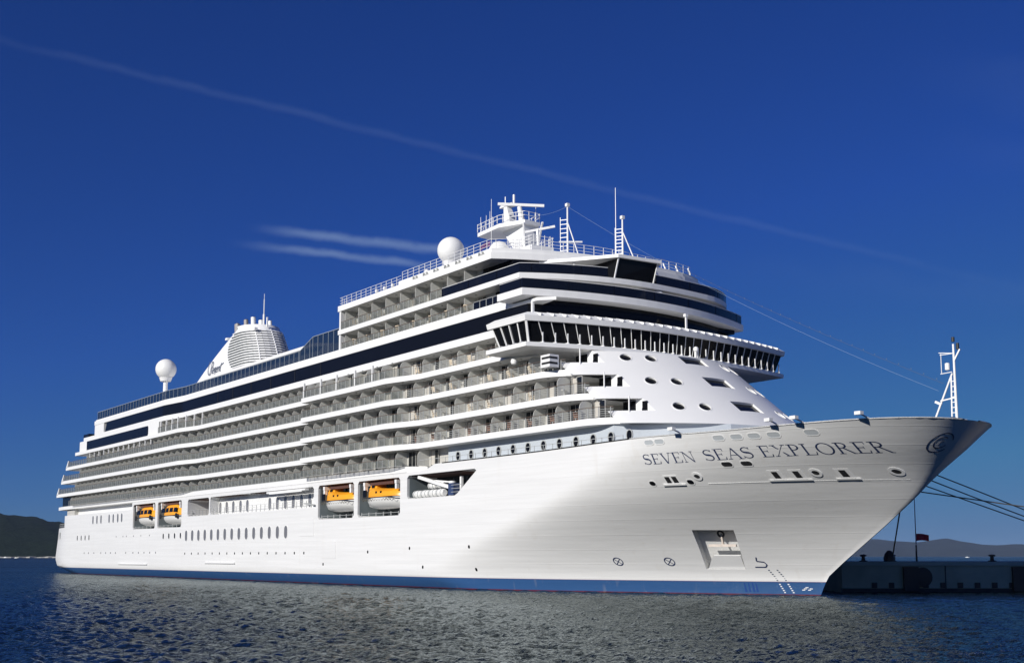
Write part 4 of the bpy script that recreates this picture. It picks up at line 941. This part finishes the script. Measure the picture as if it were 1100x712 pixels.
part('mast_bracket', MB().bar((fx, 0, 20.3), (fx+.5, .1, 21.2), .12, .12), WHITE, None, FM); part('mast_bracket', MB().bar((219.8, -.15, 16.6), (219.2, -.15, 16.9), .12, .2), WHITE, None, FM)
wn = MB().box(220.4, 221.4, -.9, .7, 14.6, 15.2); wn.lathe([(.25, -.6), (.25, .6)], (221.0, 0, 15.15), 12, 'y'); part('mast_winch', wn, DKBLUE)
part('bow_roller', MB().tube((221.8, -.4, 15.0), (221.8, .3, 15.0), .16, n=10), WHITE, 40)
# ------------------------------------------------------------------ stays and a string of lamps from roof to foremast
def cable(p, q, sag, r_, n=22):
    p, q = Vector(p), Vector(q); pts = [p.lerp(q, i/n)+Vector((0, 0, -sag*4*(i/n)*(1-i/n))) for i in range(n+1)]; return pts, MB().path(pts, r_, 5)
WIRE = mat('pale_stay_wire', (.25, .33, .45), .5)
pts, mb = cable((176.2, -5.8, 43.8), (219.6, -.2, 17.8), 1.1, .010); tag(mb.build('mast_stay_cable', WIRE), 'long pale stay wire running from the roof masts down to the foremast', 'cable')
pts, mb = cable((176.2, -5.8, 43.8), (161.6, -.5, 47.2), .4, .014, 10); tag(mb.build('mast_stay_cable', WIRE), 'short thin wire between the radar mast and the first aerial mast', 'cable')
pts, mb = cable((178.5, 6.5, 39.2), (220.0, 0, 18.4), .4, .01); SL = empty('lamp_string', (178.5, 6.5, 39.2)); tag(SL, 'string of small lamps slung from the roof edge to the foremast', 'string lights')
o = mb.build('lamp_cable', ROPE, SL); o.location = -SL.location
bulbs, _ = cable((178.5, 6.5, 39.2), (220.6, 0, 18.4), .4, .02, 30)
for p in bulbs[1:-1]:
    b_ = MB().lathe([(.01, -.06), (.045, 0), (.01, .06)], (0, 0, 0), 6).build('lamp', BAYG, SL); b_.location = p-Vector((0, 0, .1))-SL.location
# ------------------------------------------------------------------ boat bays
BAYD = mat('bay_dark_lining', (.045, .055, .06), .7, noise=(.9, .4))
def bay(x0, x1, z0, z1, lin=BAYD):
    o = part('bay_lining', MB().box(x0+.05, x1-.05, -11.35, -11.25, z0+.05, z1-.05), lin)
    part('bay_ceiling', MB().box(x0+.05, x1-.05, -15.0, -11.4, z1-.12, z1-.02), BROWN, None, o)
    bx = MB()
    for k in range(4): x = x0+1+k*(x1-x0-2)/3; bx.box(x, x+.25, -11.5, -11.35, z0+.2, z1-.3)
    part('bay_pipe', bx, BAYG, None, o)
    return o
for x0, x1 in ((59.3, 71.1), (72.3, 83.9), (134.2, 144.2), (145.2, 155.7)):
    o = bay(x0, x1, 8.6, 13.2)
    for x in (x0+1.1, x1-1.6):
        dv = MB().box(x, x+.45, -15.35, -12.2, 12.55, 13.0); dv.box(x+.03, x+.42, -15.3, -14.9, 11.9, 12.55); part('davit', dv, WHITE, None, o)
    part('davit_beam', MB().box(x0+2.2, x1-2.6, -14.9, -14.5, 12.6, 12.95), BROWN, None, o)
    fl_ = MB().box(x0+.6, x1-.6, -15.27, -15.23, 8.98, 9.03)
    for k in range(6): x = x0+.7+k*(x1-x0-1.4)/5; fl_.box(x-.05, x+.05, -15.3, -15.2, 8.65, 9.15)
    part('bay_stanchion', fl_, STEEL, None, o)
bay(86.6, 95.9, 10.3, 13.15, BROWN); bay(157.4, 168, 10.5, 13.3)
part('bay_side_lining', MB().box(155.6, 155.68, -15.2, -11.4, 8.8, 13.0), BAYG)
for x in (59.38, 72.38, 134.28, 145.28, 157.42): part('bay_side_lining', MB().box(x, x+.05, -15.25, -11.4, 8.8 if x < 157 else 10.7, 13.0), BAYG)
# promenade: ceiling slots, windows, rail and rescue gear
for k in range(15):
    x = 97.5+k*1.75
    if 107 < x < 110: continue
    part('ceiling_slot', MB().loops([[(x, -15.3, 13.14), (x+1.1, -15.3, 13.14), (x+1.6, -14.1, 13.14), (x+.5, -14.1, 13.14)], [(x, -15.3, 13.08), (x+1.1, -15.3, 13.08), (x+1.6, -14.1, 13.08), (x+.5, -14.1, 13.08)]]), BROWN)
for x in (96.9, 99.5, 102.1, 104.9, 107.5, 115.6, 118.2, 120.9, 123.5, 126.1, 128.7):
    o = part('promenade_window', MB().py([(x+u, 11.45+v) for u, v in slot(.5, .95)], -13.96, -13.88), WING)
    fr = MB(); q = slot(.6, 1.05); p = slot(.5, .95)
    for i in range(len(p)): j = (i+1) % len(p); fr.py([(x+q[i][0], 11.45+q[i][1]), (x+q[j][0], 11.45+q[j][1]), (x+p[j][0], 11.45+p[j][1]), (x+p[i][0], 11.45+p[i][1])], -13.99, -13.88)
    part('frame', fr, WHITE, None, o)
mb = MB(); pth = [(86.8, -15.3), (132.7, -15.3)]
for k in range(3): mb.strip(pth, 10.65+.33*k, 10.68+.33*k, .04)
for x, y, dx, dy in along(pth, 1.5): mb.box(x-.03, x+.03, y-.03, y+.03, 10.3, 11.35)
part('promenade_rail', mb, STEEL)
gw = MB().box(118.5, 131, -15.9, -15.3, 12.75, 13.0); gw.box(119.5, 130, -15.95, -15.85, 12.6, 12.75); part('stowed_gangway', gw, WHITE)
part('gangway_arm', MB().bar((130.5, -15.7, 10.9), (133.6, -15.8, 10.6), .15, .2), STEEL)
# crane and rafts
CR = part('raft_crane', MB().tube((165.2, -14.2, 10.6), (165.2, -14.2, 12.3), .42, n=12), WHITE, 40)
part('crane_jib', MB().bar((165.2, -14.6, 11.6), (159.2, -15.0, 13.05), .4, .38), WHITE, None, CR); part('crane_ram', MB().bar((165.0, -14.3, 12.2), (162.0, -14.6, 12.5), .16, .16), WHITE, None, CR)
part('crane_machinery', MB().box(165.5, 166.6, -15.0, -14, 10.6, 12.0), DKBLUE, None, CR); part('crane_tower', MB().box(166.7, 167.0, -14.2, -13.9, 10.6, 12.8), WHITE, None, CR)
prg = MB()
for z in (10.9, 11.3, 11.7): prg.strip([(166.6, -15.3), (168.6, -15.3)], z, z+.05, .05)
part('crane_rail', prg, STEEL, None, CR)
# liferaft canisters: things of their own
def raft(x, y, z, lab):
    e = empty('liferaft_canister', (x, y, z)); tag(e, lab, 'liferaft', 'liferaft canisters in the forward bay')
    MB().lathe([(.02, -.78), (.35, -.78), (.44, -.66), (.44, .66), (.35, .78), (.02, .78)], (0, 0, 0), 16, 'x').build('canister', GELW, e, 40)
    for u in (-.4, .4): MB().lathe([(.455, u-.04), (.455, u+.04)], (0, 0, 0), 16, 'x').build('strap', BAYG, e)
    MB().lathe([(.47, -.03), (.47, .03)], (0, 0, 0), 16, 'x').build('seam_band', WHITE, e)
labs = ['white liferaft canister at the aft end of the lower row in the forward bay', 'second white liferaft canister from aft, lower row of the forward bay', 'third white liferaft canister from aft, lower row beneath the raised pair', 'foremost white liferaft canister of the lower row, beside the crane foot']
for i, x in enumerate((158.8, 160.45, 162.1, 163.75)): raft(x, -14.8, 11.0, labs[i])
raft(161.2, -14.2, 11.95, 'white liferaft canister stacked on top, the aft one of the raised pair'); raft(162.9, -14.2, 11.95, 'white liferaft canister stacked on top, the one nearer the crane')
# ------------------------------------------------------------------ lifeboats
def boat_hull(L_, W_, H_, n=16):
    rings = []
    for i in range(n+1):
        t = -1+2*i/n; w_ = W_/2*(1-abs(t)**3.2)+.05; kz = .32*abs(t)**3*H_; x = t*L_/2
        rings.append([(x, -w_, H_), (x, -w_*.97, H_*.62+kz*.4), (x, -w_*.72, H_*.25+kz), (x, 0, kz), (x, w_*.72, H_*.25+kz), (x, w_*.97, H_*.62+kz*.4), (x, w_, H_)])
    return MB().loops(rings)
def canopy(L_, W_, z0, prof, n=16):
    rings = []
    for i in range(n+1):
        t = -1+2*i/n; w_ = W_/2*(1-abs(t)**3.6)+.04; x = t*L_/2*.97; h = interp(prof, t)
        rings.append([(x, -w_, z0), (x, -w_*.92, z0+h*.62), (x, -w_*.6, z0+h*.95), (x, 0, z0+h), (x, w_*.6, z0+h*.95), (x, w_*.92, z0+h*.62), (x, w_, z0)])
    return MB().loops(rings)
def lifeboat(x, label):
    e = empty('lifeboat', (x, -14.0, 9.55)); tag(e, label, 'lifeboat', 'lifeboats hung in the forward pair of bays')
    boat_hull(9.7, 3.1, 1.45).build('hull', GELW, e, 40)
    canopy(9.6, 3.0, 1.45, [(-1, .5), (-.9, 1.25), (-.55, 1.35), (0, 1.15), (.6, 1.05), (.92, .8), (1, .4)]).build('canopy', ORANGE, e, 40)
    MB().loops([[(-3.6, -.8, 2.5), (-1.6, -.8, 2.5), (-1.6, .8, 2.5), (-3.6, .8, 2.5)], [(-3.3, -.6, 3.2), (-1.9, -.6, 3.2), (-1.9, .6, 3.2), (-3.3, .6, 3.2)]]).build('conning_tower', ORANGE, e)
    MB().box(-2.95, -2.3, -.83, -.72, 2.72, 3.02).build('window', DARKG, e); 
    MB().box(-4.0, -3.2, -1.48, -1.36, 1.55, 2.45).build('door', DARKG, e)
    for u in (-.9, .25): MB().box(u, u+.4, -1.47, -1.37, 1.95, 2.2).build('window', DARKG, e)
    MB().strip([(-4.7, -1.1), (-3.6, -1.56), (3.6, -1.56), (4.7, -1.1)], 1.38, 1.5, .08).build('fender_strake', BLACK, e)
    gl = MB(); 
    for i in range(12): a = -4+i*.66; gl.tube((a, -1.56, 1.3), (a+.33, -1.56, 1.02), .025); gl.tube((a+.33, -1.56, 1.02), (a+.66, -1.56, 1.3), .025)
    gl.build('grab_line', ROPE, e)
    MB().tube((-4.1, 0, 2.6), (-4.1, 0, 3.3), .06).build('hook', STEEL, e); MB().tube((4.1, 0, 2.2), (4.1, 0, 3.3), .06).build('hook', STEEL, e)
    return e
lifeboat(139.2, 'orange and white lifeboat with dark door, aft bay of the forward pair')
lifeboat(150.5, 'orange and white lifeboat in the bay nearest the bow beside the liferafts')
def tender(x, label):
    e = empty('tender_boat', (x, -14.0, 9.2)); tag(e, label, 'tender boat', 'tenders hung in the aft pair of bays')
    boat_hull(10.6, 3.1, 1.5).build('hull', GELW, e, 40)
    canopy(10.4, 3.05, 1.5, [(-1, .5), (-.88, .9), (-.62, 1.75), (-.3, 1.95), (.45, 1.95), (.85, 1.1), (1, .5)]).build('cabin', ORANGE, e, 40)
    for a, b_ in ((-3.9, -2.2), (-1.9, -.4), (-.1, 1.6), (1.9, 3.3)):
        MB().loops([[(a, -1.53, 2.1), (b_, -1.53, 2.1), (b_, -1.35, 2.1), (a, -1.35, 2.1)], [(a+.25, -1.46, 2.85), (b_-.1, -1.46, 2.85), (b_-.1, -1.3, 2.85), (a+.25, -1.3, 2.85)]]).build('window', DARKG, e)
    MB().strip([(-5.0, -.9), (-4.0, -1.56), (4.0, -1.56), (5.0, -.9)], 1.42, 1.56, .09).build('fender_strake', BLACK, e)
    for a in (-4.2, 3.4): MB().lathe([(.42, -.08), (.42, .08)], (a, -1.55, 1.45), 14, 'y').build('fender', BLACK, e)
    MB().tube((-4.3, 0, 2.4), (-4.3, 0, 3.7), .06).build('hook', STEEL, e); MB().tube((4.3, 0, 2.4), (4.3, 0, 3.7), .06).build('hook', STEEL, e)
    MB().box(-3.6, -1.6, -.3, .3, .3, .7).build('skeg_fairing', RED, e)
    return e
tender(65.2, 'orange cabined tender with white hull in the bay nearest the stern'); tender(78.1, 'orange cabined tender with white hull in the second bay from the stern')
# ------------------------------------------------------------------ balcony chairs and tables
def chair_mesh(m_, name):
    mb = MB().box(-.28, .28, -.28, .28, .36, .46); mb.loops([[(-.28, .2, .46), (.28, .2, .46), (.28, .3, .46), (-.28, .3, .46)], [(-.28, .34, 1.0), (.28, .34, 1.0), (.28, .42, 1.0), (-.28, .42, 1.0)]])
    for a in (-.24, .24):
        for c_ in (-.24, .24): mb.box(a-.03, a+.03, c_-.03, c_+.03, 0, .36)
        mb.box(a-.04, a+.04, -.25, .25, .6, .65)
    return mb
proto = {}
def chair(x, y, z, rot, kind, lab, grp):
    if kind not in proto:
        proto[kind] = chair_mesh(None, '').build('balcony_chair', CREAM if kind == 'c' else WOODF); o = proto[kind]
    else: o = proto[kind].copy(); COL.objects.link(o)
    o.location = (x, y, z); o.rotation_euler = (0, 0, rot); tag(o, lab, 'chair', grp)
rnd = random.Random(21)
FL = {0: 17.05, 1: 19.8, 2: 22.65, 3: 25.4, 4: 31.3, 5: 33.9}
for fl, x0, x1 in ((0, 157, 190), (1, 157, 186), (2, 157, 182), (3, 157, 175), (4, 141, 170), (5, 141, 163)):
    x = x0
    while x < x1:
        z = FL[fl]; brown = fl == 0
        if rnd.random() < .8:
            yo = 15.5-.75; big = rnd.random() < .5
            if brown: chair(x+1.5, -yo, z, rnd.uniform(-.5, .5)+math.pi/2, 'b', 'brown chair behind the rail of the balcony deck just above the hull', 'brown chairs on the lowest forward balconies')
            else: chair(x+1.5, -yo, z, rnd.uniform(2.2, 4), 'c', 'cream chair behind the rail of an upper forward balcony', 'cream chairs on the forward balconies')
        x += 3.75
for i, (x, z) in enumerate(((133.2-5, 19.8), (129.5-4, 19.8), (122, 19.8), (118, 19.8), (129.5, 17.05), (124, 17.05), (119, 17.05), (116, 22.65), (99, 22.65), (103, 22.65))):
    chair(x, -14.6, z, 3, 'c', 'cream chair behind the glass rail of a midships balcony', 'cream chairs on the midships balconies')
def table(x, y, z):
    o = MB().lathe([(.02, .68), (.34, .68), (.34, .73), (.02, .73)], (0, 0, 0), 14); o.tube((0, 0, 0), (0, 0, .7), .04); o.lathe([(.24, 0), (.24, .03)], (0, 0, 0), 12)
    o = o.build('balcony_table', TBL); o.location = (x, y, z); return o
TBL = mat('pale_table_top', (.7, .68, .62), .5)
tp0 = None
for fl, x0, x1 in ((0, 158, 190), (1, 158, 186), (2, 158, 182), (4, 142, 170), (5, 142, 163)):
    x = x0
    while x < x1:
        if rnd.random() < .6:
            if tp0 is None: tp0 = table(0, 0, 0); q = tp0
            else: q = tp0.copy(); COL.objects.link(q)
            q.location = (x+1.6, -14.3, FL[fl]); tag(q, 'small round pale table standing behind a forward balcony rail', 'table', 'round tables on the forward balconies')
        x += 3.75
# ------------------------------------------------------------------ quay, bollards, flagpole
P0 = Vector((201.4, 9.4, 0)); ax = hor; rt = right
CON = mat('quay_concrete', (.50, .43, .29), .85, noise=(.5, .35), bump=(3, .5, .05)); CAP = mat('quay_cap_concrete', (.56, .50, .38), .85, noise=(.8, .2)); DARKC = mat('wet_dark_concrete', (.02, .02, .018), .6, noise=(.6, .4))
def qp(u, d, z): p = P0+rt*u+ax*d; return (p.x, p.y, z)
def qbox(mb, u0, u1, d0, d1, z0, z1): return mb.loops([[qp(u0, d0, z0), qp(u1, d0, z0), qp(u1, d1, z0), qp(u0, d1, z0)], [qp(u0, d0, z1), qp(u1, d0, z1), qp(u1, d1, z1), qp(u0, d1, z1)]])
Q = empty('quay', tuple(P0)); tag(Q, 'low dark concrete quay running off to the right behind the bow', 'quay')
def qpart(name, mb, m_): 
    o = mb.build(name, m_, Q); o.location = -P0; return o
qpart('quay_wall', qbox(MB(), 0, 170, 0, 15, -2, 2.72), CON)
qpart('cap_beam', qbox(MB(), -.1, 170, -.15, 15.1, 2.72, 3.12), CAP)
qpart('waterline_band', qbox(MB(), -.05, 170, -.06, .2, -1, .42), DARKC)
for u in (6.2, 17.3, 41, 66, 92): 
    f_ = qbox(MB(), u, u+1.5, -.45, -.05, .15, 2.6); qpart('fender_panel', f_, BLACK)
    ty = MB(); c_ = P0+rt*(u+1.9)+ax*(-.3)+Vector((0, 0, 1.55)); 
    ringp = [[tuple(c_+rt*math.cos(a)*r_+Vector((0, 0, 1))*math.sin(a)*r_*1.0+ax*d) for a in [2*math.pi*i/18 for i in range(18)]] for r_, d in ((.35, .25), (.95, .2), (1.0, -.1), (.4, -.15))]
    ty.loops(ringp); qpart('tyre_fender', ty, BLACK)
for u in [3+1.75*k for k in range(60)]: qpart('drain_slot', qbox(MB(), u, u+.55, -.07, .02, .45, 1.0), BLACK)
for u in (10.5, 20.7, 28, 38): qpart('wall_joint', qbox(MB(), u, u+.12, -.02, .03, .4, 2.7), DARKC)
qpart('wall_ledge', qbox(MB(), 21, 60, -.1, .02, 1.45, 1.55), CAP)
for u in (21.8, 48): 
    ld = MB()
    for du in (0, .75): qbox(ld, u+du, u+du+.1, -.3, -.2, .1, 3.0)
    for k in range(8): qbox(ld, u, u+.8, -.28, -.22, .3+k*.34, .37+k*.34)
    qpart('quay_ladder', ld, mat('yellowed_ladder', (.25, .22, .12), .6) if 'yellowed_ladder' not in bpy.data.materials else bpy.data.materials['yellowed_ladder'])
def bollard(u, d, lab):
    e = empty('bollard', qp(u, d, 3.12)); tag(e, lab, 'bollard', 'bollards on the quay')
    MB().lathe([(.42, 0), (.42, .08), (.2, .14), (.17, .5)], (0, 0, 0), 14).build('post', BLACK, e, 40); MB().lathe([(.17, .5), (.34, .55), (.34, .68), (.02, .75)], (0, 0, 0), 14).build('cap', BLACK, e, 40)
BOL = {}
for nm, u, d, lab in (('a', 5.6, 1.2, 'black bollard on the quay holding the steep dark line beside the stem'), ('b', 2.6, 1.2, 'black bollard on the quay closest behind the stem of the ship'), ('c', 15.8, 1.0, 'small black bollard on the quay between the flagpole and the ladder'), ('d', 30, 1.2, 'black bollard beyond the right edge taking the bow lines'), ('e', 56, 1.2, 'black bollard farthest along the quay')):
    bollard(u, d, lab); BOL[nm] = Vector(qp(u, d, 3.5))
tag(MB().lathe([(.55, 0), (.6, .3), (.45, .8), (.2, 1.1), (.02, 1.15)], qp(5.2, .9, 3.12), 10).build('rope_heap', BLACK, None, 30), 'dark heap of rope on the quay at the foot of the steep mooring line', 'rope heap')
FP = empty('flagpole', qp(8.9, 3.5, 3.12)); tag(FP, 'thin pale flagpole with dark foot standing on the quay', 'flagpole')
MB().tube((0, 0, 1.6), (0, 0, 7.0), .06, .04).build('pole', mat('pale_pole', (.5, .5, .48), .5), FP); MB().tube((0, 0, 0), (0, 0, 1.7), .1, .08).build('pole_foot', BLACK, FP)
g = Vector(qp(8.9, 3.5, 3.12)); fo = flag_mesh((g.x, g.y, 6.0), 1.35, .75, tuple(right+Vector((0, 0, .15))), RED, 'red_flag', .14); tag(fo, 'small red flag streaming from the flagpole on the quay', 'flag')
# ------------------------------------------------------------------ mooring lines
def through(px0, py0, px1, py1, y_start, end_px, end_z=3.5):
    pass
def rope(p, q, sag, lab, r_=.055):
    pts, mb = cable(p, q, sag, r_, 18); tag(mb.build('mooring_line', ROPE), lab, 'mooring line')
rope((215.9, 1.9, 9.35), tuple(BOL['e']+Vector((0, 0, 0))), 0.0, 'dark mooring line running almost level from the bow to the far right')
rope((216.3, 2.0, 9.9), tuple(BOL['d']), .0, 'dark mooring line, lower of the sloping lines leaving the bow on the right')
rope((216.9, 2.0, 10.35), tuple(BOL['d']+rt*1.2), .15, 'dark mooring line in the middle of the sloping bow lines')
rope((217.6, 2.0, 10.75), tuple(BOL['d']+rt*.6+Vector((0, 0, .2))), -.1, 'dark mooring line, topmost where it leaves the bow')
rope((213.9, 2.0, 8.5), tuple(BOL['a']), .05, 'steep dark mooring line dropping from the bow to the quay near the flagpole', .07)
# ------------------------------------------------------------------ distant boats
def small_boat(px, D, Lm, lab, sail=False):
    p = far(px, D); e = empty('motor_boat', tuple(p)); tag(e, lab, 'boat'); e.rotation_euler = (0, 0, .6)
    boat_hull(Lm, Lm*.3, Lm*.16, 10).build('hull', WHITE, e); MB().loops([[(-Lm*.2, -Lm*.1, Lm*.16), (Lm*.12, -Lm*.1, Lm*.16), (Lm*.12, Lm*.1, Lm*.16), (-Lm*.2, Lm*.1, Lm*.16)], [(-Lm*.16, -Lm*.08, Lm*.3), (Lm*.02, -Lm*.08, Lm*.3), (Lm*.02, Lm*.08, Lm*.3), (-Lm*.16, Lm*.08, Lm*.3)]]).build('cabin', WHITE, e)
small_boat(1039, 2600, 9, 'tiny white boat on the horizon at the right'); small_boat(17, 1900, 6, 'tiny white boat off the wooded shore at the left'); small_boat(6, 2200, 9, 'tiny white boat at the far left edge below the hill')

# ------------------------------------------------------------------ the air over the water
hz = MB().box(200-17500, 200+17500, -20-17500, -20+17500, -4, 200).build('haze', WHITE); tag(hz, kind='stuff')
hm = bpy.data.materials.new('haze_air'); hm.use_nodes = True; t = hm.node_tree; t.nodes.clear(); o_ = t.nodes.new('ShaderNodeOutputMaterial'); pv = t.nodes.new('ShaderNodeVolumePrincipled')
pv.inputs['Color'].default_value = (.5, .68, 1, 1); pv.inputs['Density'].default_value = 2.6e-5; pv.inputs['Anisotropy'].default_value = 0; t.links.new(pv.outputs[0], o_.inputs['Volume'])
hz.data.materials.clear(); hz.data.materials.append(hm)
